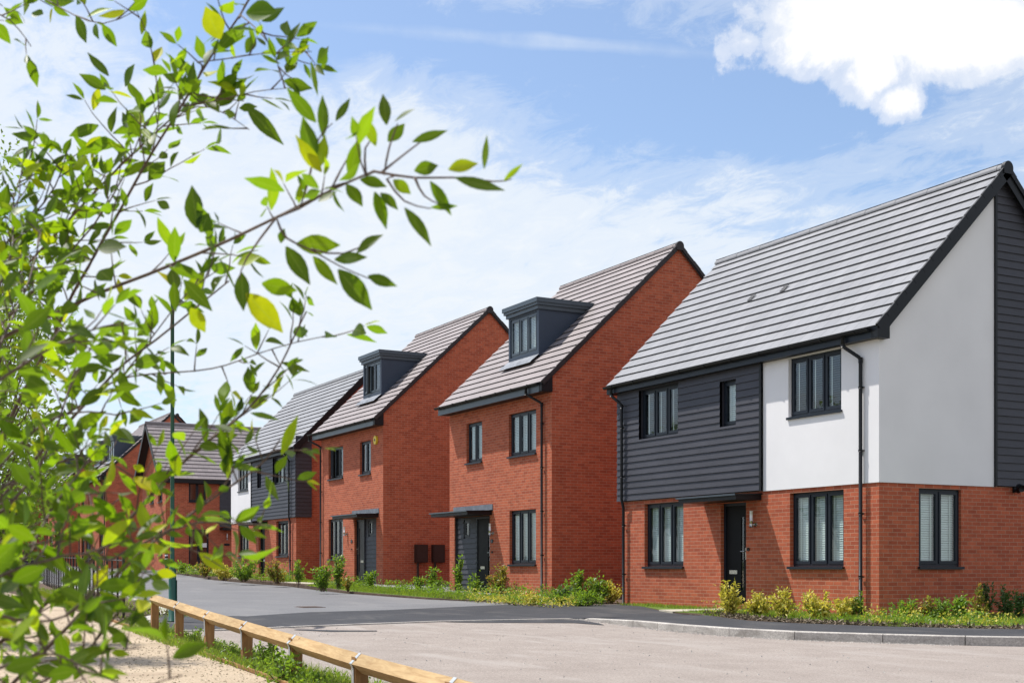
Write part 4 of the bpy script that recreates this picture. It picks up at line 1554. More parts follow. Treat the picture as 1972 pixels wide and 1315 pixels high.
pav = K2[:1] + K2[1:] + [(6.5, 1.0), (4.4, -1.4), (3.75, -1.93), (2.63, -2.56), (1.13, -2.98), (0.14, -3.05), (-2.3, -2.15), (-3.0, -1.85)]


def zpav(x, y):
    return -0.034 if x > -2.2 else -0.034 + (x + 2.2) * 0.05


sheet('pavement', pav, lambda x, y: -0.033 if x > -2.3 else max(zr(x) + 0.012, -0.085 + 0.05 * (-2.3 - x)), 0, M['dark_tarmac'], 0.5)
# flush edging between the tarmac and the unfinished road, and the kerb on the far side of the road
eg = MB()
E1 = [(-2.0, -12.35), (-2.05, -11.3), (-2.3, -10.36), (-2.57, -8.9), (-2.85, -7.37), (-2.75, -4.82)]
for (x0, y0), (x1, y1) in zip(E1, E1[1:]):
    za, zb_ = zr(x0 - 0.05) + 0.018, zr(x1 - 0.05) + 0.018
    eg.face([(x0 - 0.05, y0, za), (x0 + 0.06, y0, za), (x1 + 0.06, y1, zb_), (x1 - 0.05, y1, zb_)])
    eg.face([(x0 + 0.06, y0, za), (x0 + 0.06, y0, za - 0.1), (x1 + 0.06, y1, zb_ - 0.1), (x1 + 0.06, y1, zb_)])
tag(eg.build('edging_kerb', M['kerb']), kind='structure')
lk = MB()
E2 = [(-60, -9.0), (-40, -9.25), (-18.5, -9.6), (-11.5, -10.3), (-8.9, -10.62), (-6.6, -11.2), (-5.4, -11.75), (-3.2, -12.15), (-2.0, -12.45)]
for (x0, y0), (x1, y1) in zip(E2, E2[1:]):
    lk.obox((x0, y0 - 0.12, zr(x0) - 0.2), (x1 - x0, y1 - y0, zr(x1) - zr(x0)), (0, 0.12, 0), (0, 0, 0.235))
tag(lk.build('road_edge_kerb', M['kerb']), kind='structure')
fk = MB()
for (x0, y0), (x1, y1) in (((-53.0, -2.7), (-50.6, -0.9)), ((-50.6, -0.9), (-50.6, 12)), ((-75, -3.3), (-62, -3.2)), ((-62, -3.2), (-53.0, -2.7))):
    fk.obox((x0, y0, zr(x0) - 0.2), (x1 - x0, y1 - y0, zr(x1) - zr(x0)), (0.02, 0.14, 0), (0, 0, 0.34))
tag(fk.build('far_kerb', M['kerb']), kind='structure')
# sandy path with its timber edging board
PE = [(-60, -11.2), (-20, -12.0), (-6, -12.45), (-3.2, -12.66), (-0.96, -12.75), (1.04, -12.95), (4.25, -13.30), (6.5, -13.50), (10.6, -13.95), (20, -14.9)]
sheet('path', PE + [(20, -40), (-60, -40)], zpath, 0.0, M['sand_path'])
sheet('verge', [(-60, -8.9), (-18.5, -9.7), (-11.5, -10.4), (-8.9, -10.72), (-6.6, -11.3), (-5.4, -11.85), (-3.2, -12.25), (-2.0, -12.4), (2, -12.6), (10, -13.2), (20, -14.1)] + PE[::-1],
      zpath, 0.006, M['soil'])
eb = MB()
for (x0, y0), (x1, y1) in zip(PE[2:], PE[3:]):
    eb.obox((x0, y0, zpath(x0) - 0.1), (x1 - x0, y1 - y0, zpath(x1) - zpath(x0)), (0, 0.03, 0), (0, 0, 0.135))
tag(eb.build('path_edging', M['timber_post']), 'low timber edging board along the sandy path', 'edging board')
# lawns, front paths and drives
sheet('lawn', [(-7.35, -0.42), (-7.6, -0.05), (-4.62, -0.05), (-4.62, -1.50)], zp, 0.0, M['lawn'], 0.5)
sheet('lawn', [(-3.75, -1.80), (-3.75, -0.05), (-0.1, -0.05), (0.15, 0.3), (0.15, 4), (3.0, 2.5), (3.4, -1.5), (2.4, -2.2), (1.0, -2.55), (0.14, -2.6), (-2.2, -1.9)], zp, 0.0, M['lawn'], 0.5)
sheet('front_path', [(-4.60, -1.60), (-4.60, -0.02), (-3.77, -0.02), (-3.77, -1.85)], zp, 0.006, M['paving'], 0.5)
sheet('lawn', [(-22.6, -2.55), (-18, -3.2), (-12.5, -3.15), (-10.6, -2.75), (-10.6, -0.9), (-22.0, -1.0)], zp, 0.0, M['lawn'], 0.5)
sheet('drive', [(-22.5, -0.85), (-11.9, -0.8), (-11.9, -0.05), (-22.9, -0.05), (-22.9, 9), (-24.5, 9), (-24.5, -0.85)], zp, 0.0, M['setts'], 1)
sheet('drive', [(-22.95, 0.0), (-22.95, 10), (-17.95, 10), (-17.95, 0.0)], zp, -0.004, M['grey_road'], 1)
sheet('lawn', [(-31.5, -1.6), (-27.0, -1.6), (-23.2, -1.2), (-23.2, -0.06), (-31.5, -0.06)], zp, 0.0, M['lawn'], 0.5)
sheet('front_path', [(-27.6, -2.1), (-24.4, -2.1), (-24.8, -0.9), (-26.6, -0.9)], zp, 0.004, M['paving'], 0.5)
sheet('front_path', [(-36.2, -1.9), (-36.2, -0.05), (-35.3, -0.05), (-33.6, -1.9)], zp, 0.006, M['paving'], 0.5)


# ------------------------------------------------------------------ leaves, grass, shrubs, trees
def unit(r_):
    while True:
        v = Vector((r_.uniform(-1, 1), r_.uniform(-1, 1), r_.uniform(-1, 1)))
        if 0.05 < v.length < 1:
            return v.normalized()


def leaf(mb, base, d, nrm, L, Wd, fold=0.25, curl=0.15, seg=5, stalk=0.08, rr=None):
    """oval leaf folded along its midrib and curled along its length"""
    d = d.normalized()
    s_ = d.cross(nrm)
    if s_.length < 1e-4:
        s_ = d.cross(Vector((0.3, 0.5, 0.8)))
    s_.normalize()
    n = s_.cross(d).normalized()
    prof = [0.10, 0.62, 0.95, 1.0, 0.82, 0.42, 0.04] if seg >= 6 else ([0.10, 0.80, 1.0, 0.66, 0.04] if seg >= 4 else [0.12, 1.0, 0.08])
    b0 = len(mb.v)
    m = len(prof)
    for i, p in enumerate(prof):
        f = stalk + (1 - stalk) * i / (m - 1)
        c = base + d * (L * f) - n * (curl * L * f * f)
        w_ = Wd * 0.5 * p
        if rr is not None:
            w_ *= 1 + rr.uniform(-0.10, 0.10)
        mb.v.append(c)
        mb.v.append(c + s_ * w_ + n * (fold * w_))
        mb.v.append(c - s_ * w_ + n * (fold * w_))
    for i in range(m - 1):
        a, c = b0 + 3 * i, b0 + 3 * (i + 1)
        for q in ((a, a + 1, c + 1, c), (a + 2, a, c, c + 2)):
            mb.f.append(q)
            v0, v1 = i / (m - 1), (i + 1) / (m - 1)
            mb.uv.append([(0.5, v0), (1, v0), (1, v1), (0.5, v1)] if q[0] == a else [(0, v0), (0.5, v0), (0.5, v1), (0, v1)])
            mb.mi.append(0)


def quick_leaf(mb, base, d, nrm, L, Wd, fold=0.2):
    d = d.normalized()
    s_ = d.cross(nrm)
    if s_.length < 1e-4:
        s_ = d.cross(Vector((0.3, 0.5, 0.8)))
    s_.normalize()
    n = s_.cross(d)
    b0 = len(mb.v)
    mid = base + d * (L * 0.45)
    mb.v += [base, mid + s_ * Wd * 0.5 + n * fold * Wd, base + d * L, mid - s_ * Wd * 0.5 + n * fold * Wd]
    mb.f.append((b0, b0 + 1, b0 + 2))
    mb.f.append((b0, b0 + 2, b0 + 3))
    mb.uv += [[(0, 0)] * 3] * 2
    mb.mi += [0, 0]


def shrub(name, x, y, z, h, wd, mat, n, ls, label, group, seed, upright=0.5, cat='shrub'):
    r_ = random.Random(seed)
    root = empty(name, (x, y, z), label, cat, group)
    st, fo = MB(), MB()
    ns = max(6, int(5 + wd * 20))
    tips = []
    for i in range(ns):
        a = r_.uniform(0, 2 * math.pi)
        k = r_.uniform(0.15, 1.0)
        hh = h * r_.choice((0.45, 0.6, 0.75, 0.9, 1.05)) * (1 - 0.25 * k)
        o = Vector((math.cos(a), math.sin(a), 0)) * (wd * 0.5 * k)
        p0 = o * 0.2
        p2 = o + Vector((0, 0, hh))
        p1 = o * (0.75 - 0.4 * upright) + Vector((0, 0, hh * 0.55)) + unit(r_) * 0.03
        st.tube([p0, p1, p2], [0.007, 0.005, 0.002], 4, 0, False)
        tips.append((p0, p1, p2))
    for i in range(n):
        p0, p1, p2 = tips[r_.randrange(ns)]
        t = r_.uniform(0.12, 1.0) ** 0.8
        c = p0.lerp(p1, t * 2) if t < 0.5 else p1.lerp(p2, t * 2 - 1)
        c = c + unit(r_) * (min(wd, 0.7) * 0.10 * r_.random() + 0.012)
        d = (unit(r_) + Vector((c.x, c.y, 0)) * (0.8 / max(wd, 0.1)) + Vector((0, 0, 0.5 * upright + 0.1)))
        quick_leaf(fo, c, d, unit(r_) + Vector((0, 0, 0.9)), ls * r_.uniform(0.6, 1.25), ls * r_.uniform(0.38, 0.6))
    st.build('stems', M['stem'], root)
    fo.build('foliage', M[mat], root)
    return root


def blades(name, regions, zf, n, h, mat, seed, wd=0.006, lean=0.5, dz=0.0):
    """grass: tapered blades scattered over polygons (x0,x1,y0,y1) boxes"""
    r_ = random.Random(seed)
    mb = MB()
    areas = [abs((b - a) * (d - c)) for a, b, c, d in regions]
    for reg in range(n):
        a, b, c, d = r_.choices(regions, areas)[0]
        x, y = r_.uniform(a, b), r_.uniform(c, d)
        hh = h * r_.uniform(0.45, 1.15)
        an = r_.uniform(0, 6.283)
        s_ = Vector((math.cos(an), math.sin(an), 0)) * wd
        o = Vector((x, y, zf(x, y) + dz))
        t = o + Vector((r_.uniform(-1, 1) * lean * hh, r_.uniform(-1, 1) * lean * hh, hh))
        b0 = len(mb.v)
        mb.v += [o - s_, o + s_, t]
        mb.f.append((b0, b0 + 1, b0 + 2))
        mb.uv.append([(0, 0)] * 3)
        mb.mi.append(0)
    return tag(mb.build(name, M[mat]), kind='stuff')


blades('grass', [(-7.3, -4.65, -0.9, -0.05), (-3.7, -0.2, -1.7, -0.1), (-2.0, 3.0, -2.5, -1.2), (0.1, 3.2, -1.5, 2.5)], zp, 15000, 0.07, 'grass', 1)
blades('grass', [(-22.4, -10.6, -2.95, -1.3), (-18, -10.8, -3.1, -2.7)], zp, 16000, 0.09, 'grass', 2, 0.008)
blades('grass', [(-31.4, -23.3, -1.5, -0.2), (-45, -31, -1.6, -0.4)], zp, 7000, 0.08, 'grass', 3, 0.01)
# grass round the feet of the fence posts
gr = []
for i in range(30):
    t = i / 29
    gr.append((-2.5 + 14 * t, -2.5 + 14 * (t + 0.04), -12.75 - 1.0 * t - 0.12, -12.35 - 0.95 * t))
blades('grass', gr, zpath, 9000, 0.11, 'grass', 4, 0.005, 0.8)
blades('grass', [(-30, -5.5, -11.6, -10.6), (-6, -2.4, -12.3, -12.05)], zpath, 2600, 0.12, 'grass', 5, 0.007, 0.8)


def chips(name, regions, zf, n, size, seed):
    r_ = random.Random(seed)
    mb = MB()
    areas = [abs((b - a) * (d - c)) for a, b, c, d in regions]
    for i in range(n):
        a, b, c, d = r_.choices(regions, areas)[0]
        x, y = r_.uniform(a, b), r_.uniform(c, d)
        o = Vector((x, y, zf(x, y) + r_.uniform(0.004, 0.03)))
        dd = unit(r_)
        dd.z *= 0.5
        quick_leaf(mb, o, dd, unit(r_) + Vector((0, 0, 1)), size * r_.uniform(0.4, 1.3), size * r_.uniform(0.2, 0.5), 0.1)
    return tag(mb.build(name, M['mulch']), kind='stuff')


mr = []
for (x0, y0), (x1, y1) in zip([(-2.3, -2.15), (0.14, -3.05), (1.13, -2.98), (2.63, -2.56), (3.75, -1.93)], [(0.14, -3.05), (1.13, -2.98), (2.63, -2.56), (3.75, -1.93), (4.6, -1.1)]):
    for j in range(5):
        f0, f1 = j / 5, (j + 1) / 5
        ya = y0 + (y1 - y0) * (f0 + f1) / 2
        mr.append((x0 + (x1 - x0) * f0, x0 + (x1 - x0) * f1, ya + 0.02, ya + 0.42))
chips('bark_mulch', mr, zp, 3600, 0.08, 11)
chips('bark_mulch', [(-12, -6.6, -3.2, -2.9), (-35, -27, -2.2, -1.9), (-46, -36, -1.8, -1.2)], zp, 900, 0.09, 12)
chips('bark_mulch', [(-14, -6, -11.7, -10.9), (-6, -2.6, -12.5, -12.0)], zpath, 1500, 0.09, 13)
# loose gravel against the kerb and on the dusty road
r_ = random.Random(21)
gv = MB()
for i in range(1500):
    j = r_.randrange(len(KT) - 6)
    f = r_.random()
    x = KT[j][0] + (KT[j + 1][0] - KT[j][0]) * f
    y = KT[j][1] + (KT[j + 1][1] - KT[j][1]) * f - abs(r_.gauss(0, 0.10)) - 0.01
    if r_.random() < 0.25:
        x, y = r_.uniform(-2, 12), r_.uniform(-12.2, -5.2)
    s_ = r_.uniform(0.005, 0.016)
    o = Vector((x, y, zr(x)))
    b0 = len(gv.v)
    a = r_.uniform(0, 6.28)
    gv.v += [o + Vector((math.cos(a + q) * s_, math.sin(a + q) * s_, 0)) for q in (0, 2.1, 4.2)] + [o + Vector((0, 0, s_ * 1.1))]
    for q in ((0, 1, 3), (1, 2, 3), (2, 0, 3)):
        gv.f.append(tuple(b0 + k for k in q))
        gv.uv.append([(0, 0)] * 3)
        gv.mi.append(0)
tag(gv.build('gravel', M['kerb']), kind='stuff')
pb = MB()
for i in range(5200):
    x = r_.uniform(-6, 11)
    y = -12.75 - max(0, (x + 1)) * 0.095 - abs(r_.gauss(0, 1.6)) - 0.02
    s_ = r_.uniform(0.004, 0.013)
    o = Vector((x, y, zpath(x)))
    b0 = len(pb.v)
    a = r_.uniform(0, 6.28)
    pb.v += [o + Vector((math.cos(a + q) * s_ * 1.3, math.sin(a + q) * s_, 0)) for q in (0, 1.57, 3.14, 4.71)] + [o + Vector((0, 0, s_ * 0.9))]
    for q in ((0, 1, 4), (1, 2, 4), (2, 3, 4), (3, 0, 4)):
        pb.f.append(tuple(b0 + k for k in q))
        pb.uv.append([(0, 0)] * 3)
        pb.mi.append(0)
tag(pb.build('pebbles', M['pebble']), kind='stuff')

GR = 'young shrubs planted in front of the houses'
S = [
    # px, py(base), height px, width px, depth fix y(n) , material, count, leaf, label
    (1406, 1186, 72, 46, 'yellow_shrub', 170, 0.075, 'tall yellow shrub standing before the black door of the white gabled house'),
    (1462, 1186, 50, 60, 'yellow_shrub', 220, 0.070, 'low rounded yellow shrub just right of the black front door'),
    (1508, 1190, 58, 44, 'yellow_shrub', 170, 0.070, 'pointed yellow shrub in the shadow line under the right-hand ground window'),
    (1576, 1192, 58, 62, 'yellow_shrub', 280, 0.070, 'broad bright yellow shrub below the middle of the right-hand ground window'),
    (1626, 1190, 44, 36, 'yellow_shrub', 110, 0.065, 'thin cream-yellow shrub left of the downpipe foot by the house corner'),
    (1652, 1186, 42, 34, 'red_shrub', 130, 0.055, 'green shrub with reddish stems at the foot of the corner downpipe'),
    (1681, 1186, 50, 22, 'green_shrub', 90, 0.055, 'narrow upright green shrub hard against the brick house corner'),
    (1742, 1190, 44, 40, 'green_shrub', 110, 0.06, 'first small shrub along the gable wall, left of the gable window'),
    (1774, 1192, 48, 42, 'red_shrub', 130, 0.06, 'small reddish green shrub under the left edge of the gable window'),
    (1812, 1192, 46, 48, 'green_shrub', 140, 0.06, 'bushy green shrub under the right edge of the gable window'),
    (1850, 1194, 50, 52, 'green_shrub', 160, 0.065, 'fuller green shrub with a bare pale stem right of the gable window'),
    (1887, 1192, 66, 28, 'red_shrub', 90, 0.065, 'tallest leggy pale-leaved shrub beside the gable wall'),
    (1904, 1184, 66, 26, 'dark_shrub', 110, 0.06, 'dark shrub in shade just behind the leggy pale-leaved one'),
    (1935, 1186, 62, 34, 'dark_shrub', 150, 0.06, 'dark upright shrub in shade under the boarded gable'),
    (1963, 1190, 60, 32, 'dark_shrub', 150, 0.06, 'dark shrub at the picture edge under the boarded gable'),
    (1030, 1163, 22, 60, 'yellow_shrub', 220, 0.07, 'low mat of yellow leaves at the near end of the grass strip'),
    (1080, 1163, 38, 36, 'dark_shrub', 150, 0.08, 'dark glossy round shrub at the left of the corner bed'),
    (1112, 1160, 62, 44, 'green_shrub', 190, 0.08, 'tall fresh green shrub rising from the middle of the corner bed'),
    (1148, 1160, 58, 50, 'green_shrub', 210, 0.085, 'wide green shrub with long leaves in front of the brick gable foot'),
    (1186, 1160, 42, 50, 'yellow_shrub', 220, 0.07, 'yellow-leaved shrub by the left downpipe of the white gabled house'),
    (1120, 1165, 26, 80, 'green_shrub', 260, 0.07, 'low spreading green shrub along the front of the corner bed'),
    (1046, 1143, 58, 28, 'red_shrub', 110, 0.08, 'thin reddish shrub beneath the downpipe of the nearest brick townhouse'),
    (986, 1144, 58, 52, 'red_shrub', 230, 0.085, 'bushy copper-tinged shrub under the ground window of the nearest townhouse'),
    (884, 1143, 76, 26, 'green_shrub', 95, 0.09, 'tall spindly shrub at the left edge of the boarded porch panel'),
    (916, 1143, 46, 28, 'green_shrub', 80, 0.09, 'short open shrub before the door of the nearest townhouse'),
    (838, 1136, 42, 40, 'green_shrub', 150, 0.09, 'round shrub in front of the nearer of the two meter boxes'),
    (806, 1137, 30, 24, 'green_shrub', 70, 0.08, 'small low shrub under the left meter box'),
    (714, 1134, 42, 30, 'green_shrub', 100, 0.09, 'green shrub before the grey boarded porch with the lead flashing'),
    (671, 1138, 30, 22, 'red_shrub', 70, 0.08, 'little brownish shrub left of the grey townhouse door'),
    (652, 1133, 66, 32, 'green_shrub', 150, 0.10, 'tall light green shrub under the window of the alarm-box townhouse'),
    (622, 1138, 58, 38, 'green_shrub', 170, 0.10, 'leafy shrub on the kerb corner at the left end of the grass strip'),
    (575, 1124, 46, 26, 'green_shrub', 90, 0.10, 'slim shrub against the dark brick gable beside the boarded house'),
    (535, 1123, 52, 44, 'red_shrub', 190, 0.10, 'open reddish shrub in front of the boarded house window'),
    (470, 1119, 50, 56, 'green_shrub', 260, 0.11, 'dense round shrub before the white rendered part of the boarded house'),
    (432, 1117, 32, 44, 'yellow_shrub', 190, 0.10, 'yellow-green mound at the outer end of the boarded house bed'),
    (394, 1110, 36, 34, 'red_shrub', 150, 0.12, 'copper shrub near the junction in front of the patio door'),
    (352, 1098, 24, 30, 'green_shrub', 110, 0.12, 'small bush on the far verge right of the green lamp column'),
]
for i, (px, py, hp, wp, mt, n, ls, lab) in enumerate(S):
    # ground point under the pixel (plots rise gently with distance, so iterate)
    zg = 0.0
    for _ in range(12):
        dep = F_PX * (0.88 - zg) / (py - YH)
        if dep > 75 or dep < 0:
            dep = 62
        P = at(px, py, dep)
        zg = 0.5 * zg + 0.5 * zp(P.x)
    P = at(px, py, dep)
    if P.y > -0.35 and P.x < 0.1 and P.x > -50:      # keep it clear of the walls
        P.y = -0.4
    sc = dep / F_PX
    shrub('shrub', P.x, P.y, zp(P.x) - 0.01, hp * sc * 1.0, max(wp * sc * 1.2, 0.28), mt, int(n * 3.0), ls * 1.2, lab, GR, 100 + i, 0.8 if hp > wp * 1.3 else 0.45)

# weeds at the foot of the knee rail
WG = 'weeds under the knee rail'
for i, (px, py, hp, wp, n, ls, lab) in enumerate([
    (520, 1292, 60, 90, 300, 0.055, 'leafy weed clump just left of the fifth rail post'),
    (548, 1315, 66, 110, 340, 0.055, 'largest leafy weed clump under the near rail'),
    (600, 1322, 34, 80, 200, 0.05, 'low weed clump right of the fifth rail post'),
    (445, 1268, 34, 50, 170, 0.045, 'weed clump between the third and fourth rail posts'),
    (375, 1236, 30, 50, 150, 0.045, 'small weed clump between the second and third rail posts'),
    (510, 1280, 36, 44, 140, 0.05, 'weed clump just right of the fourth rail post'),
]):
    dep = F_PX * 0.96 / (py - YH)
    P = at(px, py, dep)
    sc = dep / F_PX
    shrub('weed', P.x, P.y, zpath(P.x) - 0.01, hp * sc, wp * sc, 'green_shrub', n, ls, lab, WG, 300 + i, 0.4, 'weed')

def cover(name, regions, zf, n, ls, mat, seed, hmax=0.12):
    r_ = random.Random(seed)
    mb = MB()
    areas = [abs((b - a) * (d - c)) for a, b, c, d in regions]
    spots = []
    for i in range(max(6, n // 28)):
        a, b, c, d = r_.choices(regions, areas)[0]
        spots.append((r_.uniform(a, b), r_.uniform(c, d), r_.uniform(0.4, 1.2)))
    for i in range(n):
        x, y, k = r_.choice(spots)
        x += r_.gauss(0, 0.10)
        y += r_.gauss(0, 0.07)
        o = Vector((x, y, zf(x, y) + r_.random() * hmax * k))
        quick_leaf(mb, o, unit(r_) + Vector((0, 0, 0.5)), unit(r_) + Vector((0, 0, 0.9)), ls * r_.uniform(0.6, 1.3), ls * r_.uniform(0.35, 0.55))
    return tag(mb.build(name, M[mat]), kind='stuff')


beds = [(-2.2, 0.0, -2.15, -1.55), (0.0, 1.4, -2.55, -1.9), (1.4, 2.8, -2.2, -1.3), (2.6, 4.0, -1.5, -0.4)]
cover('ground_cover', beds, zp, 700, 0.06, 'yellow_shrub', 401, 0.22)
cover('ground_cover', beds, zp, 1300, 0.055, 'green_shrub', 402, 0.22)
cover('ground_cover', [(-10.5, -6.9, -3.1, -1.2)], zp, 2200, 0.07, 'green_shrub', 403, 0.35)
cover('ground_cover', [(-10.5, -6.6, -3.2, -2.2)], zp, 1200, 0.065, 'yellow_shrub', 404, 0.25)
cover('ground_cover', [(-22.3, -11.0, -3.0, -1.6)], zp, 2600, 0.07, 'green_shrub', 405, 0.30)
cover('ground_cover', [(-46, -27, -1.9, -0.6)], zp, 2600, 0.10, 'green_shrub', 406, 0.40)
cover('ground_cover', gr, zpath, 1500, 0.04, 'green_shrub', 407, 0.14)
# spilt tarmac by the end of the kerb, drain cover, worn wheel tracks
sheet('tarmac_spill', [(-2.62, -5.2), (-2.45, -4.85), (-1.6, -4.95), (-1.1, -5.15), (-1.75, -5.35), (-2.0, -5.9), (-2.35, -6.9), (-2.72, -7.4), (-2.78, -6.2)], zr, 0.006, M['dark_tarmac'], 0.5, 0)
sheet('tarmac_spill', [(-1.75, -10.4), (-1.2, -10.0), (-1.05, -9.3), (-1.2, -9.25), (-1.45, -9.8), (-1.85, -10.3)], zr, 0.006, M['dark_tarmac'], 0.5, 0)
dc = empty('drain_cover', (-8.9, -7.6, zr(-8.9) + 0.006), 'small rust-stained drain grating set in the grey tarmac', 'drain cover')
b = MB()
b.box(-0.30, 0.30, -0.25, 0.25, -0.03, 0.004)
b.build('frame', M['rust_iron'], dc)
for i in range(7):
    b = MB()
    b.box(-0.25, 0.25, -0.21 + i * 0.062, -0.18 + i * 0.062, 0.0045, 0.012)
    b.build('bar', M['rust_iron'], dc)

# ------------------------------------------------------------------ knee rail fence
posts = [(298, 1145), (345, 1159), (403, 1177), (475, 1197), (569, 1223), (693, 1259), (877, 1306)]
PP = []
for x, yt in posts:
    dd = 18 * (298 + 120) / (x + 120)
    PP.append(at(x, yt, dd))
PP.append(PP[-1] + (PP[-1] - PP[-2]))
fence = empty('knee_rail_fence', (PP[3].x, PP[3].y, zpath(PP[3].x)), 'low timber knee rail on square posts curving along the sandy path', 'fence')
off = -fence.location
run = (PP[-1] - PP[0]).normalized()
run2 = Vector((run.x, run.y, 0)).normalized()
sidev = Vector((-run2.y, run2.x, 0))


def to(v):
    return v + off


for i, p in enumerate(PP):
    mb = MB()
    hw = 0.048
    zb = zpath(p.x) - 0.15
    top = p.z - 0.062
    o = Vector((p.x, p.y, zb)) - run2 * hw - sidev * hw
    # post with its top cut to a V that cradles the rail
    a, c = run2 * (2 * hw), sidev * (2 * hw)
    base4 = [o, o + a, o + a + c, o + c]
    H = Vector((0, 0, top - zb))
    mb.obox(o, a, c, H)
    for s0, s1 in ((0.0, 0.3), (0.7, 1.0)):
        q0, q1 = o + H + c * s0, o + H + c * s1
        hi = Vector((0, 0, 0.045))
        if s0 == 0.0:
            tri = [q0, q1, q0 + hi]
        else:
            tri = [q0, q1, q1 + hi]
        mb.face(tri)
        mb.face([t_ + a for t_ in tri][::-1])
        mb.face([tri[0], tri[0] + a, tri[2] + a, tri[2]])
        mb.face([tri[1], tri[2], tri[2] + a, tri[1] + a])
    mb.v = [to(v) for v in mb.v]
    mb.build('post', M['timber_post'], fence)
for i in range(len(PP) - 1):
    a, c = PP[i], PP[i + 1]
    d = (c - a)
    L = d.length
    d.normalize()
    gp = 0.004
    A, B = a + d * gp, c - d * gp
    if i == 0:
        A = a - d * 0.06
    mb = MB()
    # square rail set on edge (diamond section), slightly irregular
    e1 = (sidev * 0.5 + Vector((0, 0, 0.5))).normalized() * 0.098
    e2 = (-sidev * 0.5 + Vector((0, 0, 0.5))).normalized() * 0.098
    ns = 7
    r2 = random.Random(50 + i)
    rings = []
    for k in range(ns + 1):
        p = A.lerp(B, k / ns) - Vector((0, 0, 0.135))
        j = [Vector((0, 0, r2.uniform(-0.0015, 0.0015))) + sidev * r2.uniform(-0.0015, 0.0015) for _ in range(4)]
        rings.append([p + j[0], p + e1 + j[1], p + e1 + e2 + j[2], p + e2 + j[3]])
    u0 = i * 2.0
    for k in range(ns):
        for q in range(4):
            q2 = (q + 1) % 4
            f0, f1 = k / ns * L + u0, (k + 1) / ns * L + u0
            mb.face([rings[k][q], rings[k][q2], rings[k + 1][q2], rings[k + 1][q]][::-1],
                    [(f0, q * 0.1), (f0, q * 0.1 + 0.1), (f1, q * 0.1 + 0.1), (f1, q * 0.1)][::-1])
    mb.face(rings[0], [(0, 0), (0.1, 0), (0.1, 0.1), (0, 0.1)])
    mb.face(rings[-1][::-1], [(0, 0), (0.1, 0), (0.1, 0.1), (0, 0.1)])
    mb.v = [to(v) for v in mb.v]
    mb.build('rail', M['timber'], fence)
for i, p in enumerate(PP[1:], 1):
    mb = MB()
    d = run
    c = p - Vector((0, 0, 0.135))
    e1 = (sidev * 0.5 + Vector((0, 0, 0.5))).normalized()
    e2 = (-sidev * 0.5 + Vector((0, 0, 0.5))).normalized()
    k = 0.101
    w0, w1 = -0.027, 0.027
    pts = [c - sidev * 0.052 - Vector((0, 0, 0.13)), c - sidev * 0.056 + Vector((0, 0, 0.04)), c + e2 * k, c + (e1 + e2) * k, c + e1 * k, c + sidev * 0.056 + Vector((0, 0, 0.04)),
           c + sidev * 0.052 - Vector((0, 0, 0.13))]
    for q0, q1 in zip(pts, pts[1:]):
        mb.face([q0 + d * w0, q0 + d * w1, q1 + d * w1, q1 + d * w0])
    mb.v = [to(v) for v in mb.v]
    mb.build('strap', M['galv'], fence)

# ------------------------------------------------------------------ estate railing
P0, P1 = at(238, 1192, 22.5), at(30, 1104, 75)
dv = Vector((P1.x - P0.x, P1.y - P0.y, 0))
LN = dv.length
dv.normalize()
rail = empty('estate_railing', (P0.x, P0.y, zpath(P0.x)), 'black estate railing with flat rails running away along the road verge', 'railing')
off2 = -rail.location
nb = int(LN / 0.98)
for i in range(nb + 1):
    x, y = P0.x + dv.x * 0.98 * i, P0.y + dv.y * 0.98 * i
    z = zpath(x)
    mb = MB()
    wd = 0.022 if i % 6 else 0.030
    o = Vector((x, y, z - 0.05)) + off2
    nv = Vector((-dv.y, dv.x, 0))
    mb.obox(o - dv * wd * 0.8 - nv * wd * 0.8, dv * wd * 1.6, nv * wd * 1.6, Vector((0, 0, 1.12)))
    mb.build('upright', M['rust'], rail)
for hh in (1.01, 0.78, 0.57, 0.38, 0.18):
    pts = []
    for i in range(0, nb + 1, 2):
        x, y = P0.x + dv.x * 0.98 * i, P0.y + dv.y * 0.98 * i
        pts.append(Vector((x, y, zpath(x) + hh)) + off2)
    mb = MB()
    mb.tube(pts, 0.010 if hh < 1 else 0.013, 6)
    mb.build('rail', M['rust'], rail)

# ------------------------------------------------------------------ lamp column, bollard
lb = at(332, 1197, 21.7)
lamp = empty('street_lamp', (lb.x, lb.y, zr(lb.x)), 'tall dark green lamp column behind the end of the knee rail', 'street lamp')
mb = MB()
mb.tube([(0, 0, -0.1), (0, 0, 0.86), (0, 0, 0.93), (0, 0, 2.0), (0, 0, 5.35)], [0.062, 0.062, 0.036, 0.034, 0.030], 16)
mb.tube([(0, 0, -0.1), (0, 0, 0.02)], 0.085, 16)
mb.build('column', M['greenpaint'], lamp, True)
mb = MB()
mb.box(-0.04, 0.04, 0.0625, 0.070, 0.25, 0.70)
mb.build('access_door', M['greenpaint'], lamp)
mb = MB()
dl = YC * 1.0
mb.tube([Vector((0, 0, 5.32)), Vector((0, 0, 5.40)) + dl * 0.08, Vector((0, 0, 5.43)) + dl * 0.25], 0.028, 10)
o = Vector((0, 0, 5.40)) + dl * 0.2 - XC * 0.07
mb.obox(o, dl * 0.38, XC * 0.14, Vector((0, 0, 0.05)))
mb.build('lantern', M['greenpaint'], lamp)
bp_ = at(320.5, 1083, 66)
bol = empty('bollard', (bp_.x, bp_.y, zp(bp_.x)), 'black bollard with white bands at the corner of the gable-fronted house', 'bollard')
mb = MB()
mb.tube([(0, 0, -0.1), (0, 0, 0.95), (0, 0, 1.0)], [0.075, 0.075, 0.05], 14)
mb.build('shaft', M['black'], bol, True)
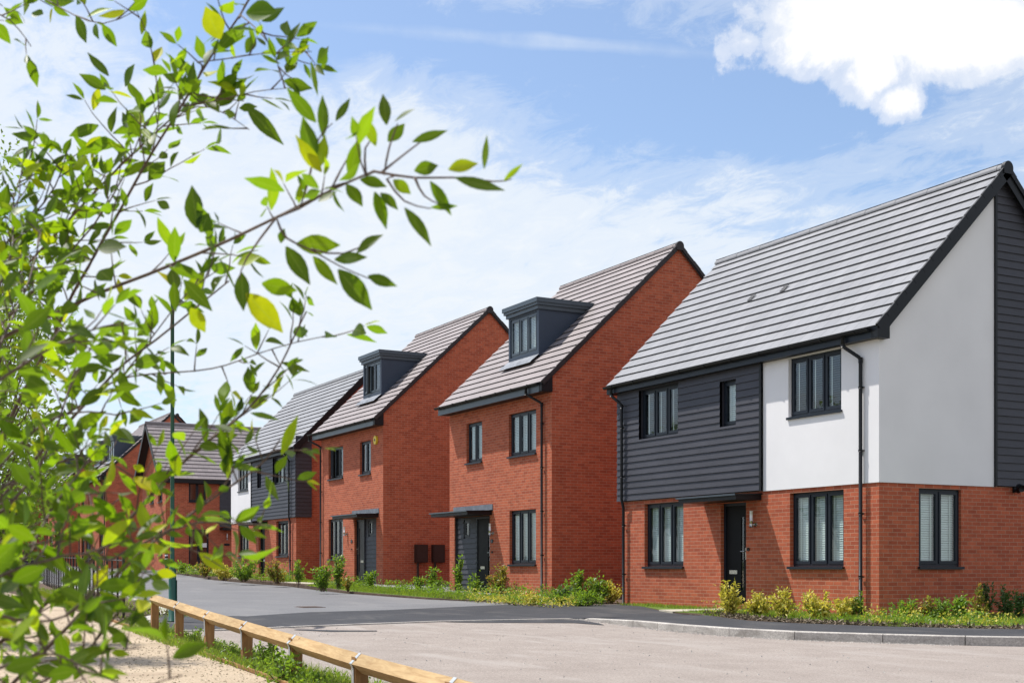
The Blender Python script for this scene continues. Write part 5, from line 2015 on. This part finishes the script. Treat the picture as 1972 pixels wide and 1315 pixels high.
for z0, z1 in ((0.62, 0.70), (0.80, 0.88)):
    mb = MB()
    mb.tube([(0, 0, z0), (0, 0, z1)], 0.078, 14)
    mb.build('white_band', M['white'], bol, True)


# ------------------------------------------------------------------ trees
def grow_leaves(fo, st, path, r_, step, tl, ls, depth_j=0.06, dens=1.0, up=0.25, spread=0.8, seg=5):
    """side twigs with alternate leaves along a branch path"""
    pts = path
    tot = sum((b - a).length for a, b in zip(pts, pts[1:]))
    acc = r_.uniform(0, step)
    for a, c in zip(pts, pts[1:]):
        L = (c - a).length
        if L < 1e-6:
            continue
        t = (c - a) / L
        while acc < L:
            p = a + t * acc
            acc += step * r_.uniform(0.6, 1.4) / dens
            d = (t * r_.uniform(0.2, 0.9) + unit(r_) * spread + Vector((0, 0, up))).normalized()
            n = max(2, int(tl * r_.uniform(0.5, 1.2) / (ls * 0.42)))
            q = p.copy()
            tw = [q.copy()]
            nl = unit(r_)
            for k in range(n):
                d = (d + unit(r_) * 0.16 + Vector((0, 0, 0.03))).normalized()
                q = q + d * (ls * 0.42)
                tw.append(q.copy())
                side = d.cross(nl)
                if side.length < 0.1:
                    side = d.cross(Vector((0, 0.3, 1)))
                side.normalize()
                sg = 1 if k % 2 else -1
                ld = (d * r_.uniform(0.35, 0.9) + side * sg * r_.uniform(0.5, 1.0) + Vector((0, 0, r_.uniform(-0.35, 0.2)))).normalized()
                sz = ls * r_.uniform(0.55, 1.2) * (1.0 - 0.25 * (k / n))
                leaf(fo, q, ld, unit(r_) + Vector((0, 0, 0.8)), sz, sz * r_.uniform(0.28, 0.46), r_.uniform(0.05, 0.5), r_.uniform(-0.15, 0.45), seg, 0.10, r_)
            leaf(fo, q, d, unit(r_) + Vector((0, 0, 0.5)), ls * 0.6, ls * 0.2, 0.4, 0.1, seg, 0.05)
            if st is not None:
                st.tube(tw, [0.0016 - 0.0010 * k / max(1, n) for k in range(len(tw))], 5, 0, False)
        acc -= L


def path3(pts, d0, d1, r_=None, j=0.0):
    n = len(pts)
    out = []
    for i, (x, y) in enumerate(pts):
        d = d0 + (d1 - d0) * i / (n - 1)
        if r_ and j:
            d += r_.uniform(-j, j)
        out.append(at(x, y, d))
    # smooth once
    res = []
    for a, c in zip(out, out[1:]):
        res += [a, a.lerp(c, 0.5)]
    res.append(out[-1])
    sm = [res[0]] + [(res[i - 1] + res[i] * 2 + res[i + 1]) / 4 for i in range(1, len(res) - 1)] + [res[-1]]
    return sm


wr = random.Random(99)
wroot = at(-620, 1900, 2.35)
wroot.z = zpath(wroot.x)
willow = empty('willow_bush', wroot, 'large young willow whose leafy branches reach in front of the camera on the left', 'tree')
BR = [
    # pixel path, depth start/end, radius start/end, twig step, twig length, leaf length, density
    ([(-180, 760), (0, 650), (61, 624), (114, 601), (190, 563), (285, 529), (380, 489), (437, 465), (532, 419), (585, 392), (665, 353), (720, 330)], 2.5, 1.80, 8, 3.0, 0.11, 0.10, 0.056, 0.55),
    ([(-60, 960), (0, 850), (38, 765), (76, 697), (106, 643), (140, 563), (171, 514), (194, 468), (224, 419), (255, 361), (293, 293), (335, 228), (365, 179), (414, 95), (464, 30), (500, -40)], 2.6, 2.3, 7, 3.2, 0.085, 0.13, 0.056, 0.9),
    ([(-150, 700), (-40, 600), (65, 498), (137, 418), (198, 354), (266, 285), (331, 228)], 2.9, 2.5, 6, 3.0, 0.085, 0.14, 0.052, 1.0),
    ([(-130, 1120), (0, 962), (53, 900), (133, 811), (198, 742), (236, 700), (297, 658), (380, 590), (441, 541)], 2.3, 2.3, 7, 2.5, 0.09, 0.11, 0.052, 0.9),
    ([(150, 790), (213, 731), (289, 719), (380, 715), (437, 704), (494, 681), (570, 658), (640, 645)], 2.35, 2.3, 3.5, 1.5, 0.07, 0.09, 0.048, 0.9),
    ([(-120, 1340), (20, 1220), (148, 1111), (209, 1042), (266, 981), (335, 905), (395, 852), (449, 814), (494, 772), (540, 707), (565, 650), (590, 600)], 2.0, 2.25, 7, 2.4, 0.08, 0.12, 0.050, 0.95),
    ([(-60, 1400), (90, 1250), (202, 1130), (266, 1065), (323, 1023), (388, 974), (456, 928), (510, 890), (540, 845)], 2.0, 2.15, 6, 2.4, 0.075, 0.12, 0.050, 0.95),
    ([(290, 1040), (335, 1046), (380, 1061), (433, 1095)], 1.9, 1.9, 2.5, 1.5, 0.07, 0.06, 0.056, 0.9),
    ([(323, 1023), (380, 1004), (449, 1006), (521, 1012)], 2.1, 2.0, 2.6, 1.5, 0.07, 0.07, 0.054, 0.9),
    ([(-80, 1420), (71, 1315), (124, 1291), (170, 1259), (199, 1206), (215, 1170)], 1.75, 1.8, 5, 2.0, 0.06, 0.10, 0.052, 1.0),
    ([(170, 1259), (205, 1248), (240, 1252), (272, 1245)], 1.75, 1.75, 2.2, 1.2, 0.07, 0.07, 0.050, 0.8),
    ([(-200, 60), (-60, -40), (60, -15), (100, 5), (141, 30), (200, 52), (260, 22)], 2.7, 2.4, 3.5, 1.5, 0.13, 0.08, 0.056, 0.6),
    ([(293, 293), (310, 220), (298, 130), (285, 66), (262, 20)], 2.45, 2.4, 3.2, 1.2, 0.11, 0.07, 0.050, 0.7),
    ([(355, 205), (420, 195), (490, 175), (560, 170)], 2.3, 2.25, 3, 1.2, 0.07, 0.08, 0.050, 0.8),
    ([(380, 120), (430, 115), (520, 100), (600, 100)], 2.3, 2.2, 3, 1.2, 0.08, 0.08, 0.050, 0.8),
    ([(-100, 1050), (20, 980), (90, 880), (130, 760), (160, 660)], 1.9, 2.1, 6, 2.0, 0.075, 0.11, 0.052, 0.9),
    ([(-100, 1230), (20, 1120), (80, 1020), (120, 940), (180, 880)], 1.7, 1.9, 6, 2.0, 0.06, 0.11, 0.054, 1.0),
    ([(-120, 900), (-40, 760), (10, 640), (60, 540), (80, 440)], 1.9, 2.3, 6, 2.0, 0.07, 0.12, 0.054, 1.0),
    ([(-100, 800), (0, 730), (80, 680), (150, 640), (240, 620)], 1.7, 1.9, 5, 2.0, 0.07, 0.10, 0.056, 1.0),
    ([(-100, 1150), (-20, 1180), (60, 1200), (130, 1190), (180, 1140)], 1.5, 1.7, 5, 2.0, 0.06, 0.10, 0.056, 1.0),
    ([(-100, 1300), (0, 1290), (80, 1250), (140, 1270)], 1.45, 1.6, 5, 2.0, 0.05, 0.10, 0.058, 1.1),
    ([(-60, 1060), (30, 1050), (100, 1060), (160, 1010), (230, 960)], 1.7, 1.95, 5, 2.0, 0.065, 0.10, 0.054, 1.0),
    ([(-60, 620), (0, 560), (30, 470), (20, 380), (60, 300)], 2.2, 2.6, 5, 2.0, 0.07, 0.12, 0.054, 0.9),
    ([(260, 1330), (310, 1310), (350, 1300)], 1.55, 1.5, 2.2, 1.5, 0.06, 0.05, 0.050, 0.7),
    ([(-80, 980), (0, 900), (60, 830), (110, 800), (170, 790), (230, 800)], 2.1, 2.2, 5, 2.0, 0.07, 0.11, 0.050, 1.0),
    ([(-80, 1010), (10, 930), (80, 900), (150, 880), (230, 900)], 1.9, 2.1, 5, 2.0, 0.07, 0.11, 0.050, 1.0),
    ([(-80, 1180), (0, 1100), (90, 1080), (150, 1060), (210, 1080)], 1.6, 1.8, 5, 2.0, 0.06, 0.11, 0.052, 1.0),
    ([(-80, 560), (0, 480), (60, 420), (110, 360), (130, 290)], 2.4, 2.6, 5, 2.0, 0.07, 0.12, 0.054, 0.9),
    ([(-80, 700), (10, 620), (100, 520), (180, 440), (240, 340), (270, 260)], 2.5, 2.5, 5, 2.0, 0.085, 0.12, 0.052, 0.8),
    ([(240, 720), (300, 640), (360, 560), (420, 520)], 2.3, 2.2, 3, 1.5, 0.08, 0.09, 0.050, 0.8),
    ([(-60, 40), (0, 20), (40, 60), (60, 90)], 2.4, 2.4, 3, 1.5, 0.10, 0.07, 0.050, 0.6),
    ([(335, 228), (380, 200), (430, 215), (480, 250)], 2.4, 2.3, 3, 1.2, 0.06, 0.08, 0.052, 0.9),
    ([(464, 30), (500, 60), (530, 100), (540, 150)], 2.3, 2.2, 3, 1.2, 0.07, 0.08, 0.050, 0.8),
]
fo, st = MB(), MB()
tr = MB()
trunk_pts = [wroot + Vector(q) for q in ((0, 0, -0.1), (0.01, 0.01, 0.12), (0.03, 0.03, 0.35), (0.02, 0.07, 0.65), (0.05, 0.10, 1.0), (0.04, 0.16, 1.35), (0.08, 0.2, 1.75), (0.09, 0.25, 2.1))]
tr.tube(trunk_pts, [0.036, 0.028, 0.025, 0.022, 0.018, 0.013, 0.008, 0.002], 10)


def on_trunk(h):
    for a, c in zip(trunk_pts, trunk_pts[1:]):
        if a.z <= wroot.z + h <= c.z:
            return a.lerp(c, (wroot.z + h - a.z) / (c.z - a.z))
    return trunk_pts[-2]

net = []
grow_leaves(fo, tr, trunk_pts[4:], wr, 0.07, 0.14, 0.055, seg=6)
for pts, d0, d1, r0, r1, step, tl, ls, dens in sorted(BR, key=lambda q: q[0][0][0] >= 0):
    ls *= 1.20 if pts[0][1] < 800 else 1.06
    P3 = path3(pts, d0, d1, wr, 0.02)
    if pts[0][0] >= 0 and net:
        near = min(net, key=lambda v: (v - P3[0]).length)
        if (near - P3[0]).length > 1e-4:
            P3 = [near, near.lerp(P3[0], 0.5) + unit(wr) * 0.006] + P3
    net += P3
    n = len(P3)
    rad = [(r0 + (r1 - r0) * i / (n - 1)) * 0.00052 for i in range(n)]
    if pts[0][0] < 0:
        # join the limb to the trunk
        tang = (P3[2] - P3[0]).normalized()
        gap = (P3[0] - on_trunk(0.5)).length
        h = max(0.12, min(1.7, P3[0].z - wroot.z - gap * 0.55))
        src = on_trunk(h)
        ctl = P3[0] - tang * gap * 0.45
        limb = [src.lerp(ctl, t).lerp(ctl.lerp(P3[0], t), t) for t in [k / 8 for k in range(9)]] + [P3[1]]
        r00 = min(0.012, 0.016 - 0.004 * h)
        tr.tube(limb, [r00 + (rad[0] - r00) * k / 8 for k in range(9)] + [rad[1]], 8, 0, False)
        if wr.random() < 0.7:
            grow_leaves(fo, tr, limb[3:], wr, 0.10, 0.10, 0.05, dens=1.0, seg=6)
    st.tube(P3, rad, 8, 0, False)
    grow_leaves(fo, st, P3, wr, step, tl, ls, dens=dens * ((3.1 if pts[0][1] < 900 else 2.0) if pts[0][0] < 0 else 1.9), seg=6)
LEAF_TRACE = [
    # base px, tip px, width px, depth
    ((605, 320), (580, 228), 42, 1.85), ((610, 330), (628, 262), 40, 1.86), ((612, 240), (552, 172), 30, 1.88), ((622, 270), (622, 180), 24, 1.86),
    ((645, 236), (674, 192), 18, 1.84), ((672, 348), (692, 265), 30, 1.82), ((725, 285), (702, 226), 24, 1.80), ((745, 245), (737, 178), 26, 1.80),
    ((758, 236), (795, 205), 26, 1.79), ((745, 275), (780, 240), 30, 1.79), ((790, 275), (862, 250), 22, 1.76), ((795, 330), (842, 320), 30, 1.75),
    ((860, 328), (920, 312), 30, 1.73), ((932, 330), (938, 262), 14, 1.72), ((870, 340), (972, 372), 28, 1.72), ((968, 350), (1006, 316), 12, 1.71),
    ((826, 345), (868, 416), 28, 1.75), ((720, 365), (745, 440), 28, 1.79), ((730, 370), (768, 402), 26, 1.78), ((776, 396), (834, 468), 32, 1.74),
    ((826, 400), (884, 396), 14, 1.74), ((665, 352), (700, 395), 34, 1.80), ((690, 345), (745, 358), 30, 1.80), ((755, 345), (790, 375), 28, 1.78),
    ((565, 470), (655, 472), 42, 1.85), ((548, 470), (598, 552), 36, 1.86), ((600, 490), (650, 548), 26, 1.84), ((640, 500), (706, 494), 28, 1.82),
    ((647, 514), (716, 597), 48, 1.80), ((684, 490), (736, 450), 34, 1.81), ((705, 530), (763, 550), 24, 1.79), ((540, 470), (548, 440), 20, 1.86),
    ((470, 560), (545, 640), 50, 1.95), ((500, 545), (572, 560), 36, 1.93), ((465, 520), (470, 600), 34, 1.96), ((455, 510), (500, 490), 34, 1.97),
    ((575, 395), (580, 350), 14, 1.86), ((610, 390), (650, 372), 24, 1.84), ((590, 372), (572, 335), 16, 1.86), ((365, 590), (395, 640), 34, 2.0),
    ((380, 445), (372, 360), 42, 2.0), ((385, 450), (402, 410), 36, 2.0), ((335, 540), (340, 600), 26, 2.05), ((350, 535), (410, 600), 30, 2.02),
    ((185, 480), (240, 470), 44, 2.1), ((190, 520), (215, 540), 46, 2.1), ((440, 905), (425, 822), 26, 2.1), ((345, 920), (330, 855), 26, 2.1),
    ((540, 880), (575, 800), 30, 2.1), ((450, 1005), (500, 978), 26, 2.0), ((460, 1010), (494, 1046), 24, 2.0), ((380, 1062), (436, 1100), 26, 1.9),
    ((425, 80), (395, 15), 48, 2.2), ((470, 25), (535, 25), 50, 2.15), ((365, 190), (372, 118), 26, 2.3), ((207, 175), (152, 145), 28, 2.4), ((212, 150), (168, 104), 24, 2.4),
    ((240, 170), (262, 125), 40, 2.4), ((460, 180), (405, 200), 34, 2.3), ((470, 200), (540, 275), 30, 2.25), ((145, 28), (170, 85), 26, 2.4), ((195, 45), (226, 90), 22, 2.4),
    ((272, 70), (280, 20), 14, 2.4), ((550, 95), (575, 40), 18, 2.2), ((575, 95), (595, 72), 14, 2.2), ((425, 180), (458, 140), 28, 2.28),
    ((60, 25), (85, 30), 26, 2.4), ((215, 1240), (240, 1215), 30, 1.7), ((212, 1255), (250, 1260), 18, 1.7), ((170, 1200), (185, 1165), 24, 1.75),
    ((290, 1120), (330, 1135), 26, 1.9), ((300, 1100), (340, 1108), 22, 1.9), ((190, 1150), (245, 1170), 26, 1.75),
    ((40, 640), (100, 590), 38, 1.5), ((30, 700), (95, 660), 34, 1.5), ((100, 760), (40, 720), 34, 1.5), ((60, 560), (120, 530), 32, 1.6), ((130, 1290), (110, 1210), 30, 1.6),
    ((20, 1120), (90, 1090), 36, 1.5), ((70, 1180), (20, 1240), 34, 1.5), ((110, 1130), (170, 1160), 30, 1.6), ((10, 1010), (70, 1040), 34, 1.5), ((60, 940), (20, 890), 32, 1.6),
    ((5, 1290), (80, 1270), 38, 1.4), ((90, 1300), (150, 1290), 32, 1.5),
]
lr = random.Random(5)
for tw_, d in (([(720, 330), (800, 345), (870, 340), (960, 352), (985, 345)], 1.76), ([(740, 335), (748, 285), (766, 238)], 1.79), ([(735, 332), (790, 288), (832, 258)], 1.78),
               ([(578, 400), (598, 335), (612, 262), (640, 238)], 1.86), ([(745, 345), (776, 392), (830, 402)], 1.77), ([(532, 419), (548, 462), (600, 480), (650, 512), (725, 542)], 1.84),
               ([(640, 360), (655, 330), (672, 300)], 1.83), ([(705, 338), (700, 280), (722, 268)], 1.80), ([(800, 345), (815, 380), (850, 395)], 1.75), ([(600, 480), (660, 495), (735, 455)], 1.82),
               ([(365, 179), (420, 190), (470, 195)], 2.28), ([(532, 419), (470, 500), (460, 540)], 1.95)):
    q = path3(tw_, d, d)
    near = min(net, key=lambda v: (v - q[0]).length)
    q = [near] + q
    net += q
    st.tube(q, [0.0022 - 0.0014 * i / (len(q) - 1) for i in range(len(q))], 6, 0, False)
for (bx_, by_), (tx_, ty_), wpx, d in LEAF_TRACE:
    A = at(bx_, by_, d)
    B = at(tx_, ty_, d + lr.uniform(-0.02, 0.02))
    L = (B - A).length
    wd = wpx / F_PX * d
    nrm = (-YC + unit(lr) * 0.55 + Vector((0, 0, 0.35)))
    leaf(fo, A, B - A, nrm, L, wd * 0.92, lr.uniform(0.0, 0.3), lr.uniform(-0.1, 0.15), 6, 0.06)
for mbx, nm, mt, sm in ((fo, 'foliage', 'willow_leaf', True), (st, 'twigs', 'willow_bark', True), (tr, 'trunk', 'willow_bark', True)):
    mbx.v = [v - wroot for v in mbx.v]
    mbx.build(nm, M[mt], willow, sm)


def tree(name, base, h, cr, mat, nclump, per, ls, label, seed, group, crown=None, seg=3):
    """tapered trunk, limbs reaching into leaf clumps spread through the crown's volume"""
    r_ = random.Random(seed)
    root = empty(name, base, label, 'tree', group)
    tk, fo_ = MB(), MB()
    top = Vector((r_.uniform(-.1, .1) * h, r_.uniform(-.1, .1) * h, h * 0.8))
    spine = [Vector((0, 0, -0.1)), Vector((0.02 * h, 0, h * 0.25)), top * 0.6, top]
    tk.tube(spine, [h * 0.015, h * 0.011, h * 0.006, h * 0.0015], 9)
    for i in range(nclump):
        v = unit(r_)
        rr = r_.uniform(0.35, 1.0) ** 0.6
        c = Vector((v.x * cr[0] * rr, v.y * cr[1] * rr, h * 0.6 + v.z * cr[2] * rr))
        t = min(max(c.z / h - 0.32, 0.12), 0.85)
        s0 = Vector((0, 0, 0)).lerp(top, t)
        mid = s0.lerp(c, 0.55) + Vector((0, 0, 0.06 * h)) * r_.uniform(-0.3, 1)
        tk.tube([s0, s0.lerp(mid, 0.5) + unit(r_) * h * 0.012, mid, mid.lerp(c, 0.5) + unit(r_) * h * 0.01, c], [h * 0.0042, h * 0.0034, h * 0.0024, h * 0.0015, h * 0.0006], 5, 0, False)
        cs = r_.uniform(0.6, 1.2)
        for k in range(per):
            o = unit(r_) * (cr[2] * 0.28 * cs * r_.random() ** 0.5)
            quick_leaf(fo_, c + o, unit(r_) + Vector((0, 0, 0.2)), unit(r_) + Vector((0, 0, 0.7)), ls * r_.uniform(0.6, 1.3), ls * r_.uniform(0.4, 0.6))
    tk.build('trunk', M['willow_bark'], root, True)
    fo_.build('crown', M[mat], root)
    return root


# second willow, a few metres on, whose small leaves show between the branches at the left edge
b2 = at(-60, 1340, 9.0)
tree('willow_tree', Vector((b2.x, b2.y, zpath(b2.x))), 3.4, (0.62, 0.62, 1.25), 'far_leaf', 90, 60, 0.055, 'small-leaved willow further along the path at the left edge', 31,
     'trees on the left of the path')
b3 = at(-30, 1200, 16)
tree('willow_tree', Vector((b3.x, b3.y, zpath(b3.x))), 3.3, (1.0, 1.0, 1.2), 'far_leaf', 95, 60, 0.075, 'dark bushy willow beyond the small-leaved one at the left edge', 32,
     'trees on the left of the path')
b4 = at(-60, 1100, 14)
tree('willow_tree', Vector((b4.x, b4.y, zpath(b4.x))), 6.3, (0.62, 0.62, 1.9), 'far_leaf', 90, 70, 0.065, 'tall thin willow whose yellowish top shows at the upper left edge', 33,
     'trees on the left of the path')
for i, (px, d, h, lab) in enumerate(((12, 118, 7.5, 'pale distant tree beyond the last boarded house'), (-60, 105, 8.5, 'distant tree past the end of the railing'))):
    p = at(px, 1085, d)
    tree('distant_tree', Vector((p.x, p.y, zr(p.x))), h, (2.6, 2.6, 2.9), 'far_leaf', 60, 60, 0.30, lab, 40 + i, 'trees at the far end of the street')
# trees across the road that the windows mirror
for i, (x, y, h) in enumerate(((-30, -34, 9), (-41, -37, 11), (-52, -33, 10), (-63, -38, 11), (-20, -38, 10), (-9, -42, 9), (2, -40, 10))):
    tree('roadside_tree', Vector((x, y, zpath(x))), h, (3.4, 3.4, 3.6), 'far_leaf', 60, 60, 0.36,
         'broad green tree across the road, seen only mirrored in windows', 60 + i, 'trees across the road')
